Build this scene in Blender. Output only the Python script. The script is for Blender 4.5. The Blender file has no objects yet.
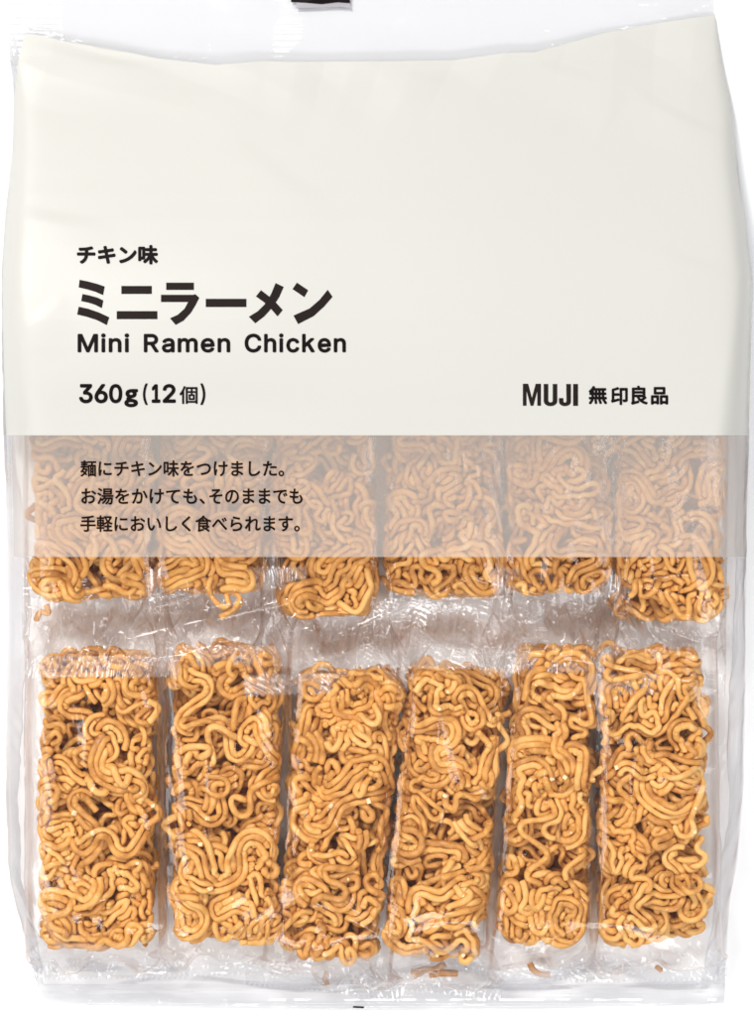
import bpy, math, random
import numpy as np
from mathutils import Vector, Matrix

# ------------------------------------------------------------------ scale
# 1 unit "px" = 0.35 mm on the real packet; D = camera height in the same unit
S = 0.00035
D = 2000.0
def P(u, v, z=0.0):
    """picture column / row seen at height z above the table -> metres"""
    k = (D - z) / D * S
    return ((u - 377.0) * k, (508.0 - v) * k, z * S)
def Pn(u, v, z):
    k = (D - z) / D * S
    return np.stack([(u - 377.0) * k, (508.0 - v) * k, z * S], axis=-1)

# ------------------------------------------------------------------ camera, world, lamps
scene = bpy.context.scene
col = scene.collection
cam_data = bpy.data.cameras.new("camera")
cam_data.sensor_fit = 'VERTICAL'
cam_data.sensor_height = 24.0
cam_data.lens = 24.0 * D / 1016.0
cam_data.clip_start = 0.01
cam_data.clip_end = 50.0
cam = bpy.data.objects.new("camera", cam_data)
cam.location = (0, 0, D * S)
col.objects.link(cam)
scene.camera = cam

world = bpy.data.worlds.new("World")
scene.world = world
world.use_nodes = True
bg = world.node_tree.nodes['Background']
bg.inputs[0].default_value = (0.98, 0.99, 1.0, 1)
bg.inputs[1].default_value = 0.23

def area(name, loc, target, size, power, colr=(1, 1, 1)):
    ld = bpy.data.lights.new(name, 'AREA')
    ld.shape = 'RECTANGLE'
    ld.size, ld.size_y = size
    ld.energy = power
    ld.color = colr
    o = bpy.data.objects.new(name, ld)
    o.location = loc
    o.rotation_euler = (Vector(target) - Vector(loc)).to_track_quat('-Z', 'Y').to_euler()
    col.objects.link(o)
    return o
area("softbox_key", (-0.60, 0.90, 1.20), (0, 0, 0), (0.40, 0.50), 22.0, (1.0, 0.985, 0.96))
area("softbox_right", (0.95, 0.10, 1.25), (0, 0, 0), (0.35, 0.8), 7.6, (0.98, 0.99, 1.0))
area("softbox_left", (-0.95, -0.30, 1.20), (0, 0, 0), (0.35, 0.6), 5.6, (0.98, 0.99, 1.0))
area("fill_foot", (0.10, -1.00, 1.20), (0, 0, 0), (0.7, 0.30), 9.6, (0.98, 0.99, 1.0))  # added fill light, lifts the shade inside the bag
scene.view_settings.view_transform = 'Standard'
scene.view_settings.look = 'None'
scene.view_settings.exposure = 0.0
scene.view_settings.gamma = 1.0
scene.cycles.transparent_max_bounces = 40
scene.cycles.max_bounces = 14
scene.cycles.diffuse_bounces = 5
scene.cycles.glossy_bounces = 4
scene.cycles.sample_clamp_indirect = 6.0

# ------------------------------------------------------------------ helpers
def tag(o, label=None, cat=None, group=None, kind=None):
    if label: o['label'] = label
    if cat: o['category'] = cat
    if group: o['group'] = group
    if kind: o['kind'] = kind
    return o
def link(name, me, mat=None, parent=None):
    o = bpy.data.objects.new(name, me)
    col.objects.link(o)
    if mat is not None and len(me.materials) == 0: me.materials.append(mat)
    if parent is not None: o.parent = parent
    return o
def empty(name, loc=(0, 0, 0), rz=0.0):
    o = bpy.data.objects.new(name, None)
    o.location = loc
    o.rotation_euler = (0, 0, rz)
    o.empty_display_size = 0.01
    col.objects.link(o)
    return o
def mesh_np(name, V, F, smooth=True):
    """V (n,3) floats, F (m,4) or (m,3) ints"""
    me = bpy.data.meshes.new(name)
    V = np.asarray(V, dtype=np.float32); F = np.asarray(F, dtype=np.int32)
    k = F.shape[1]
    me.vertices.add(len(V)); me.vertices.foreach_set('co', V.ravel())
    me.loops.add(F.size); me.loops.foreach_set('vertex_index', F.ravel())
    me.polygons.add(len(F))
    me.polygons.foreach_set('loop_start', np.arange(0, F.size, k, dtype=np.int32))
    me.polygons.foreach_set('loop_total', np.full(len(F), k, dtype=np.int32))
    me.polygons.foreach_set('use_smooth', np.full(len(F), smooth))
    me.update(calc_edges=True); me.validate()
    return me
def grid_faces(n, m, wrap=False):
    """n rows of m columns"""
    i = np.arange(n - 1)[:, None]; j = np.arange(m if wrap else m - 1)[None, :]
    j2 = (j + 1) % m
    a = i * m + j; b = i * m + j2; c = (i + 1) * m + j2; d = (i + 1) * m + j
    return np.stack([a, b, c, d], axis=-1).reshape(-1, 4)
def vnoise(x, y, seed=0):
    """smooth value noise, 0..1"""
    xi = np.floor(x).astype(np.int64); yi = np.floor(y).astype(np.int64)
    xf = x - xi; yf = y - yi
    def h(a, b):
        n = (a * 374761393 + b * 668265263 + seed * 2147483647) & 0xffffffff
        n = ((n ^ (n >> 13)) * 1274126177) & 0xffffffff
        n = n ^ (n >> 16)
        return (n & 0xffff) / 65535.0
    sx = xf * xf * xf * (xf * (xf * 6 - 15) + 10); sy = yf * yf * yf * (yf * (yf * 6 - 15) + 10)
    return (h(xi, yi) * (1 - sx) + h(xi + 1, yi) * sx) * (1 - sy) + (h(xi, yi + 1) * (1 - sx) + h(xi + 1, yi + 1) * sx) * sy
def tri(x):
    return 1 - 2 * np.abs((x % 1.0) - 0.5) * 2          # triangle wave -1..1
def crumple(x, y, scale, seed, rounds=4):
    """faceted creases: triangle waves in random directions over a warped plane, about -1..1"""
    r = np.random.RandomState(seed)
    wx = x / scale + 0.9 * vnoise(x / scale * 0.6 + 7, y / scale * 0.6, seed) ; wy = y / scale + 0.9 * vnoise(x / scale * 0.6, y / scale * 0.6 + 31, seed + 1)
    out = np.zeros_like(x, dtype=float); wsum = 0
    for k in range(rounds):
        a = r.uniform(0, math.pi); f = r.uniform(0.5, 1.4) * (1 + 0.45 * k)
        amp = 1.0 / (1 + 0.55 * k)
        m = vnoise(wx * 0.7 + 11 * k, wy * 0.7 + 5 * k, seed + 13 * k)
        out += amp * tri((wx * math.cos(a) + wy * math.sin(a)) * f + r.rand()) * m
        wsum += amp * 0.6
    return out / wsum

# ------------------------------------------------------------------ materials
def new_mat(name):
    m = bpy.data.materials.new(name); m.use_nodes = True
    nt = m.node_tree
    for n in list(nt.nodes): nt.nodes.remove(n)
    out = nt.nodes.new('ShaderNodeOutputMaterial')
    return m, nt, out
def principled(name, base, rough=0.5, spec=0.5, **kw):
    m, nt, out = new_mat(name)
    b = nt.nodes.new('ShaderNodeBsdfPrincipled')
    b.inputs['Base Color'].default_value = (*base, 1); b.inputs['Roughness'].default_value = rough
    b.inputs['Specular IOR Level'].default_value = spec
    for k, v in kw.items(): b.inputs[k.replace('_', ' ')].default_value = v
    nt.links.new(b.outputs[0], out.inputs[0])
    return m, nt, b
def noodle_material():
    m, nt, b = principled('fried_noodle', (0.7, 0.36, 0.1), 0.40, 0.42)
    tc = nt.nodes.new('ShaderNodeTexCoord')
    at = nt.nodes.new('ShaderNodeAttribute'); at.attribute_name = 'tone'
    n1 = nt.nodes.new('ShaderNodeTexNoise'); n1.inputs['Scale'].default_value = 260; n1.inputs['Detail'].default_value = 4
    mx = nt.nodes.new('ShaderNodeMath'); mx.operation = 'MULTIPLY_ADD'; mx.inputs[1].default_value = 0.75
    ramp = nt.nodes.new('ShaderNodeValToRGB')
    e = ramp.color_ramp.elements
    e[0].position = 0.12; e[0].color = (0.33, 0.10, 0.016, 1)
    e[1].position = 0.90; e[1].color = (0.90, 0.59, 0.225, 1)
    md = e.new(0.5); md.color = (0.76, 0.38, 0.095, 1)
    nt.links.new(tc.outputs['Object'], n1.inputs['Vector'])
    nt.links.new(n1.outputs['Fac'], mx.inputs[0]); nt.links.new(at.outputs['Fac'], mx.inputs[2])
    nt.links.new(mx.outputs[0], ramp.inputs[0]); nt.links.new(ramp.outputs[0], b.inputs['Base Color'])
    n2 = nt.nodes.new('ShaderNodeTexNoise'); n2.inputs['Scale'].default_value = 900; n2.inputs['Detail'].default_value = 3
    bp = nt.nodes.new('ShaderNodeBump'); bp.inputs['Strength'].default_value = 0.6; bp.inputs['Distance'].default_value = 0.0004
    nt.links.new(tc.outputs['Object'], n2.inputs['Vector'])
    nt.links.new(n2.outputs['Fac'], bp.inputs['Height']); nt.links.new(bp.outputs[0], b.inputs['Normal'])
    b.inputs['Subsurface Weight'].default_value = 0.12
    b.inputs['Subsurface Radius'].default_value = (1.0, 0.45, 0.15)
    b.inputs['Subsurface Scale'].default_value = 0.0012
    return m
MAT_NOODLE = noodle_material()
def ground_material():
    m, nt, b = principled('white_sweep', (0.96, 0.96, 0.965), 0.85, 0.1)
    return m
MAT_WHITE = ground_material()

# ------------------------------------------------------------------ the setting
gv = np.array([(-2, -2, 0), (2, -2, 0), (2, 2, 0), (-2, 2, 0)], float)
ground = link('ground', mesh_np('ground', gv, [[0, 1, 2, 3]], False), MAT_WHITE)
tag(ground, kind='structure')

# ------------------------------------------------------------------ noodle blocks
RAD = 3.2
def half_width(y, z, W, L, Dp):
    """cross section of a block: narrower at the front face, rounded ends"""
    zz = np.clip(z / Dp, 0, 1)
    return W * 0.5 + 1 + 12.5 * (1.0 - zz ** 3) - 5 * (1 - np.clip(z / 20.0, 0, 1))
def make_strands(seed, W, L, Dp):
    rnd = random.Random(seed)
    step = 2.5
    strands = []
    nl = int(round(Dp / 6.8))
    for k in range(nl):
        zl = RAD + (k + 0.35) * (Dp - 2 * RAD) / nl
        front = k >= nl - 2
        target = W * L / (2 * RAD) * (0.33 if k == nl - 1 else 0.54 if k > nl * 0.5 else 0.74)
        got = 0; occ = {}
        while got < target:
            cand = [(rnd.uniform(-W / 2 + 6, W / 2 - 6), rnd.uniform(-L / 2 + 6, L / 2 - 6)) for _ in range(6)]
            x, y = min(cand, key=lambda c: occ.get((int(c[0] // 18), int(c[1] // 18)), 0))
            th = rnd.uniform(0, 2 * math.pi); slope = rnd.uniform(-1, 1) * (22 if rnd.random() < .5 else 7); wz = rnd.uniform(.05, .26)
            nb = rnd.choice([1, 1, 1, 1, 1, 2, 2, 3]) if front else rnd.choice([1, 2])
            length = rnd.uniform(60, 250) if front else rnd.uniform(120, 380)
            # centre line of a bundle: straight runs joined by hairpin turns
            pts = []; s = 0; sgn = rnd.choice([-1, 1])
            ph = rnd.uniform(0, 6.28)
            mode = rnd.random()
            while s < length:
                run = rnd.uniform(2, 17) if mode < 0.7 else rnd.uniform(8, 32)
                R = rnd.choice([rnd.uniform(3.8, 5.2), rnd.uniform(4.0, 6.8), rnd.uniform(6, 10)]) + (nb - 1) * 4.4
                arc = math.radians(rnd.uniform(130, 215)) if rnd.random() < 0.8 else math.radians(rnd.uniform(40, 110))
                for seg, kap in ((run, rnd.uniform(-0.012, 0.012)), (R * arc, sgn / R)):
                    q = 0
                    while q < seg:
                        # steer away from the border
                        bx = W / 2 - 5; by = L / 2 - 5
                        if abs(x) > bx or abs(y) > by:
                            want = math.atan2(-y if abs(y) > by else rnd.uniform(-3, 3) * 5, -x if abs(x) > bx else rnd.uniform(-3, 3) * 5)
                            dth = (want - th + math.pi) % (2 * math.pi) - math.pi
                            th += max(-0.42, min(0.42, dth))
                        else:
                            th += kap * step
                        x += math.cos(th) * step; y += math.sin(th) * step
                        pts.append((x, y, th)); q += step; s += step
                sgn = -sgn if rnd.random() < 0.88 else sgn
            if len(pts) < 12: continue
            for b in range(nb):
                off = (b - (nb - 1) / 2) * 2 * RAD * 1.03
                a0 = rnd.randint(0, 9); a1 = len(pts) - rnd.randint(0, 6)
                st = []
                for i in range(a0, a1):
                    px, py, pt = pts[i]
                    st.append((px - math.sin(pt) * off, py + math.cos(pt) * off,
                               zl + 4.0 * math.sin(i * wz + ph + 0.5 * b) + slope * ((i - a0) / max(1, a1 - a0) - 0.5) + rnd.uniform(-.2, .2)))
                if len(st) > 8:
                    strands.append(np.array(st)); got += len(st) * step
                    for sx, sy, _ in st: occ[(int(sx // 18), int(sy // 18))] = occ.get((int(sx // 18), int(sy // 18)), 0) + 1
    return strands, step

def relax(strands, step, W, L, Dp, iters=34):
    X = np.concatenate(strands); n = len(X)
    sid = np.concatenate([np.full(len(s), i) for i, s in enumerate(strands)])
    idx = np.arange(n)
    same = sid[:-1] == sid[1:]
    e0 = idx[:-1][same]; e1 = idx[1:][same]
    tri_ok = same[:-1] & same[1:]
    m0 = idx[:-2][tri_ok]; m1 = m0 + 1; m2 = m0 + 2
    dmin = 2 * RAD * 0.97; cell = dmin
    sd = int(X[0, 0] * 7) % 97
    def rough(a, b, k): return vnoise(a / 24.0 + 3 * k, b / 24.0 + 50, sd + k)
    for it in range(iters):
        if it % 2 == 0:
            ci = np.floor((X + 500) / cell).astype(np.int64)
            key = (ci[:, 0] * 4096 + ci[:, 1]) * 4096 + ci[:, 2]
            order = np.argsort(key); ks = key[order]
            I = []; J = []
            for dx in (-1, 0, 1):
                for dy in (-1, 0, 1):
                    kk = key + (dx * 4096 + dy) * 4096
                    lo = np.searchsorted(ks, kk - 1, 'left'); hi = np.searchsorted(ks, kk + 1, 'right')
                    cnt = hi - lo
                    I.append(np.repeat(idx, cnt))
                    base = np.repeat(lo, cnt); offs = np.arange(cnt.sum()) - np.repeat(np.cumsum(cnt) - cnt, cnt)
                    J.append(order[base + offs])
            I = np.concatenate(I); J = np.concatenate(J)
            ok = (I < J) & ((sid[I] != sid[J]) | (J - I > 5))
            I = I[ok]; J = J[ok]
            d0 = X[I] - X[J]; ok = (d0 ** 2).sum(1) < (dmin * 1.5) ** 2
            I = I[ok]; J = J[ok]
        d = X[I] - X[J]; dist = np.sqrt((d ** 2).sum(1)) + 1e-6
        pen = dmin - dist; hit = pen > 0
        corr = np.zeros_like(X)
        g = d[hit] / dist[hit][:, None] * (pen[hit] * 0.36)[:, None]
        g[:, 2] *= 1.25
        for c in range(3):
            corr[:, c] += np.bincount(I[hit], g[:, c], n) - np.bincount(J[hit], g[:, c], n)
        cl = np.sqrt((corr ** 2).sum(1)); f = np.minimum(1, 2.2 / (cl + 1e-6))
        X += corr * f[:, None]
        for _ in range(2):
            e = X[e1] - X[e0]; el = np.sqrt((e ** 2).sum(1)) + 1e-6
            g = e * ((el - step) / el * 0.42)[:, None]
            cc = np.zeros_like(X)
            for c in range(3):
                cc[:, c] = np.bincount(e0, g[:, c], n) - np.bincount(e1, g[:, c], n)
            X += cc
        sm = (X[m0] + X[m2]) * 0.5 - X[m1]
        X[m1] += sm * 0.16
        hw = half_width(X[:, 1], X[:, 2], W, L, Dp) - RAD - 13 * rough(X[:, 1], X[:, 2] + 300 * np.sign(X[:, 0]), 1)
        over = np.abs(X[:, 0]) - hw
        X[:, 0] -= np.sign(X[:, 0]) * np.clip(over, 0, None) * 0.6
        hl = L / 2 - RAD + 12 * (1 - np.clip(X[:, 2] / Dp, 0, 1) ** 3) - 4 * (1 - np.clip(X[:, 2] / 20, 0, 1)) + 2 - 9 * rough(X[:, 0], X[:, 2] + 300 * np.sign(X[:, 1]), 2) \
            - 0.17 * np.clip(np.abs(X[:, 0]) - W / 2 + 16, 0, 30) ** 1.6
        over = np.abs(X[:, 1]) - hl
        X[:, 1] -= np.sign(X[:, 1]) * np.clip(over, 0, None) * 0.6
        z = X[:, 2]
        X[:, 2] = z + np.clip(RAD - z, 0, None) * 0.7 - np.clip(z - (Dp - RAD - 26 * np.clip(rough(X[:, 0], X[:, 1], 3) - 0.15, 0, 1) - 0.06 * np.clip(np.abs(X[:, 0]) - W / 2 + 14, 0, 22) ** 2), 0, None) * 0.6
    out = []; p = 0
    for s in strands:
        out.append(X[p:p + len(s)]); p += len(s)
    return out

def stray_ends(seed, W, L, Dp, n, right=False):
    """short loops and ends that stick out of the sides of a block"""
    rd = random.Random(seed); out = []
    for k in range(n):
        side = rd.choice([0, 1, 2, 2]) if not right else (1 if k < n * 0.7 else 2)     # left, right, top
        z = rd.uniform(22, Dp - 16); ln = rd.uniform(16, 34); reach = rd.uniform(7, 12)
        c = rd.uniform(-.42, .42); loop = rd.random() < 0.55
        pts = []
        m = int(ln / 2.5) + 3
        for i in range(m):
            t = i / (m - 1)
            a = (t - 0.5) * ln * (0.9 if loop else 0.5)
            b = reach * (math.sin(t * math.pi) if loop else t) - 7 + 2 * math.sin(t * 7 + k)
            zz = z + 3 * math.sin(t * 4 + k)
            if side == 2: pts.append((c * W + a, L / 2 + 8 + b - 6 , zz))
            else: pts.append(((-1 if side == 0 else 1) * (W / 2 + 4 + b), c * 2 * L * 0.95 / 2 + a, zz))
        out.append(np.array(pts))
    return out
def tubes(strands, rnd, ns=8, name='strands', rad=RAD):
    VV = []; FF = []; TT = []; SM = []; base = 0
    ang = np.arange(ns) / ns * 2 * math.pi
    for st in strands:
        # subdivide once with a Catmull-Rom midpoint
        p = st; e = np.vstack([2 * p[0] - p[1], p, 2 * p[-1] - p[-2]])
        mid = (-e[:-3] + 9 * e[1:-2] + 9 * e[2:-1] - e[3:]) / 16
        q = np.empty((len(p) * 2 - 1, 3)); q[0::2] = p; q[1::2] = mid
        n = len(q)
        t = np.gradient(q, axis=0); t /= np.linalg.norm(t, axis=1)[:, None] + 1e-9
        # parallel-transport frame
        nrm = np.empty_like(q)
        a = np.cross(t[0], (0, 0, 1.0))
        if np.linalg.norm(a) < .1: a = np.cross(t[0], (0, 1.0, 0))
        a /= np.linalg.norm(a); nrm[0] = a
        for i in range(1, n):
            a = a - t[i] * (a @ t[i]); a = a / (math.sqrt(a @ a) + 1e-9); nrm[i] = a
        bn = np.cross(t, nrm)
        r = rad * (rnd.uniform(0.88, 1.12) + 0.07 * np.sin(np.arange(n) * rnd.uniform(.1, .4) + rnd.uniform(0, 6)))
        flat = rnd.uniform(0.84, 1.0)
        lump = 1 + 0.16 * (vnoise(np.arange(n)[:, None] * 0.45 + base, ang[None, :] * 1.4 + base * 0.13, 5) - 0.5) \
            + 0.22 * np.clip(vnoise(np.arange(n)[:, None] * 0.22 + base * .7, ang[None, :] * 0.8 + 40, 9) - 0.72, 0, 1)
        ring = q[:, None, :] + (r[:, None] * lump)[:, :, None] * (np.cos(ang)[None, :, None] * nrm[:, None, :] + flat * np.sin(ang)[None, :, None] * bn[:, None, :])
        V = ring.reshape(-1, 3)
        F = grid_faces(n, ns, wrap=True)[:, ::-1] + base
        # flat, slightly rounded cut ends
        c0 = len(V); 
        r0 = q[0] + (ring[0] - q[0]) * 0.72 - t[0] * rad * 0.28; r1 = q[-1] + (ring[-1] - q[-1]) * 0.72 + t[-1] * rad * 0.28
        V = np.vstack([V, r0, r1])
        j = np.arange(ns); j2 = (j + 1) % ns
        A = base + c0; B = base + c0 + ns; last = base + (n - 1) * ns
        caps = [np.stack([base + j, A + j, A + j2, base + j2], 1)[:, ::1], np.stack([last + j, last + j2, B + j2, B + j], 1)[:, ::1]]
        h = ns // 2
        ends = []
        for o_, fl in ((A, 0), (B, 1)):
            for k in range(h - 1):
                f = [o_ + k, o_ + k + 1, o_ + ns - 2 - k, o_ + ns - 1 - k]
                ends.append(f if fl else f[::-1])
        FF += [F, caps[0][:, ::-1], caps[1][:, ::-1], np.array(ends)]
        SM += [np.ones(len(F), bool), np.zeros(ns * 2 + len(ends), bool)]
        VV.append(V); TT.append(np.full(len(V), rnd.uniform(-0.04, 0.27)))
        base += len(V)
    V = np.vstack(VV); F = np.vstack(FF)
    return V, F, (np.concatenate(TT), np.concatenate(SM))
def noodle_mesh(name, V, F, T):
    T, SM = T
    me = mesh_np(name, V * S, F)
    me.polygons.foreach_set('use_smooth', SM)
    at = me.attributes.new('tone', 'FLOAT', 'POINT'); at.data.foreach_set('value', T.astype(np.float32))
    me.materials.append(MAT_NOODLE)
    return me

# ------------------------------------------------------------------ film material
def film_material(name, base_refl=0.055, rough=0.07, haze=0.03, tint=(0.985, 0.985, 0.985), bump=0.0, gain=0.9, edge_tint=(0.80, 0.80, 0.82)):
    m, nt, out = new_mat(name)
    N = nt.nodes.new; Lk = nt.links.new
    tr = N('ShaderNodeBsdfTransparent'); tr.inputs[0].default_value = (*tint, 1)
    gl = N('ShaderNodeBsdfGlossy'); gl.inputs['Roughness'].default_value = rough; gl.inputs['Color'].default_value = (1, 1, 1, 1)
    df = N('ShaderNodeBsdfDiffuse'); df.inputs['Color'].default_value = (0.8, 0.8, 0.82, 1)
    edge = N('ShaderNodeMixRGB'); edge.inputs[1].default_value = (*tint, 1); edge.inputs[2].default_value = (*edge_tint, 1)
    lw = N('ShaderNodeLayerWeight'); lw.inputs['Blend'].default_value = 0.5
    pw = N('ShaderNodeMath'); pw.operation = 'POWER'; pw.inputs[1].default_value = 3.6
    ma = N('ShaderNodeMath'); ma.operation = 'MULTIPLY_ADD'; ma.inputs[1].default_value = gain; ma.inputs[2].default_value = base_refl; ma.use_clamp = True
    p2 = N('ShaderNodeMapRange'); p2.interpolation_type = 'SMOOTHSTEP'; p2.inputs['From Min'].default_value = 0.40; p2.inputs['From Max'].default_value = 0.85
    Lk(lw.outputs['Facing'], p2.inputs[0]); Lk(p2.outputs[0], edge.inputs[0]); Lk(edge.outputs[0], tr.inputs[0])
    Lk(lw.outputs['Facing'], pw.inputs[0]); Lk(pw.outputs[0], ma.inputs[0])
    m1 = N('ShaderNodeMixShader'); m1.inputs[0].default_value = haze
    Lk(tr.outputs[0], m1.inputs[1]); Lk(df.outputs[0], m1.inputs[2])
    m2 = N('ShaderNodeMixShader'); Lk(ma.outputs[0], m2.inputs[0]); Lk(m1.outputs[0], m2.inputs[1]); Lk(gl.outputs[0], m2.inputs[2])
    Lk(m2.outputs[0], out.inputs[0])
    if bump > 0:
        tc = N('ShaderNodeTexCoord'); n = N('ShaderNodeTexNoise'); n.inputs['Scale'].default_value = 90; n.inputs['Detail'].default_value = 3
        n.inputs['Distortion'].default_value = 1.5
        b = N('ShaderNodeBump'); b.inputs['Strength'].default_value = bump; b.inputs['Distance'].default_value = 0.0015
        Lk(tc.outputs['Object'], n.inputs['Vector']); Lk(n.outputs['Fac'], b.inputs['Height'])
        Lk(b.outputs[0], gl.inputs['Normal'])
    return m
MAT_BAG = film_material('clear_bag_film', 0.018, 0.05, 0.002, (1, 1, 1), 0.12, 0.9, (0.62, 0.62, 0.65))
MAT_SEAL = film_material('heat_sealed_film', 0.035, 0.10, 0.05, (0.87, 0.87, 0.88), 0.15, 0.9, (0.5, 0.5, 0.53))
MAT_SACHET = film_material('sachet_film', 0.024, 0.06, 0.004, (1, 0.999, 0.998), 0.15, 0.9, (0.76, 0.67, 0.63))  # brown edge tint stands in for noodle colour reflected and refracted by the film
MAT_CRIMP = film_material('crimped_film', 0.055, 0.08, 0.07, (0.998, 0.996, 0.995), 0.1, 0.9, (0.74, 0.66, 0.62))  # noodle reflections put into the edge tint here too

MAT_GUSSET = film_material('folded_gusset_film', 0.04, 0.08, 0.01, (0.955, 0.955, 0.96), 0.3, 0.9, (0.50, 0.50, 0.53))
MAT_TOPSEAL = film_material('darkened_top_seal', 0.04, 0.10, 0.04, (0.81, 0.81, 0.818), 0.15, 0.9, (0.5, 0.5, 0.53))  # seal film tinted darker to offset the strong light at the top
def print_material(name, colr, opacity, rough=0.38):
    m, nt, out = new_mat(name)
    N = nt.nodes.new; Lk = nt.links.new
    b = N('ShaderNodeBsdfPrincipled'); b.inputs['Base Color'].default_value = (*colr, 1)
    b.inputs['Roughness'].default_value = rough; b.inputs['Specular IOR Level'].default_value = 0.25
    tr = N('ShaderNodeBsdfTransparent')
    mx = N('ShaderNodeMixShader'); mx.inputs[0].default_value = opacity
    Lk(tr.outputs[0], mx.inputs[1]); Lk(b.outputs[0], mx.inputs[2]); Lk(mx.outputs[0], out.inputs[0])
    return m
MAT_CREAM = print_material('cream_print', (0.562, 0.552, 0.513), 0.97)
MAT_BAND = print_material('milky_print', (0.585, 0.528, 0.485), 0.44)
MAT_INK, _, _ = principled('brown_black_ink', (0.017, 0.012, 0.011), 0.5, 0.04)
MAT_BLACK, _, _ = principled('black_ink', (0.006, 0.004, 0.004), 0.5, 0.06)
MAT_GREY, _, _ = principled('grey_ink', (0.35, 0.33, 0.36), 0.5, 0.3)

# ------------------------------------------------------------------ noodle blocks and their sachets
# column, row of the centre of the front face, width, length, lean in degrees
BOTTOM = [(92, 803, 108, 284, 0.0), (223, 798, 102, 284, 0.6), (339, 818, 97, 278, -4.8),
          (446, 818, 92, 280, -5.8), (552, 800, 80, 284, -3.6), (656, 802, 100, 284, 1.0)]
TOP = [(87, 450, 113, 286, 0.5), (211, 443, 103, 284, -0.5), (322, 468, 98, 286, 1.2),
       (446, 449, 108, 284, -0.8), (560, 446, 97, 284, 0.8), (675, 470, 104, 288, -1.0)]
DP = 74.0
BASE = 6.0
WORDS = ['leftmost', 'second from the left', 'third from the left', 'third from the right', 'second from the right', 'rightmost']
LBL_B = ['golden noodle block in the lower row, leftmost, beside the left edge of the bag',
         'golden noodle block in the lower row, second from the left, below the loose squiggle',
         'leaning golden noodle block in the lower row, third from the left',
         'leaning golden noodle block in the lower row, third from the right',
         'narrowest golden noodle block in the lower row, second from the right',
         'ragged golden noodle block in the lower row, rightmost, beside the clear right edge']
LBL_T = ['noodle block in the upper row, leftmost, under the line of text and milky band',
         'noodle block in the upper row, second from the left, under the milky band',
         'noodle block in the upper row, third from the left, end hanging lowest under the band',
         'noodle block in the upper row, third from the right, under the milky band',
         'noodle block in the upper row, second from the right, under the milky band',
         'ragged noodle block in the upper row, rightmost, with strands poking out at the right']
LBL_SB = ['clear crinkled sachet round the leftmost noodle block of the lower row',
          'clear crinkled sachet round the second noodle block from the left in the lower row',
          'clear sachet with folded lower end round the third block from the left, lower row',
          'clear sachet round the leaning third block from the right in the lower row',
          'clear sachet round the narrowest block, second from the right in the lower row',
          'clear sachet round the ragged rightmost block of the lower row']
LBL_ST = ['clear sachet round the leftmost noodle block of the upper row, below the band',
          'clear sachet round the second noodle block from the left in the upper row',
          'clear sachet round the third noodle block from the left in the upper row, hanging lowest',
          'clear sachet round the third noodle block from the right in the upper row',
          'clear sachet round the second noodle block from the right in the upper row',
          'clear sachet round the ragged rightmost noodle block of the upper row']

def smooth(x): x = np.clip(x, 0, 1); return x * x * (3 - 2 * x)

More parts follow.
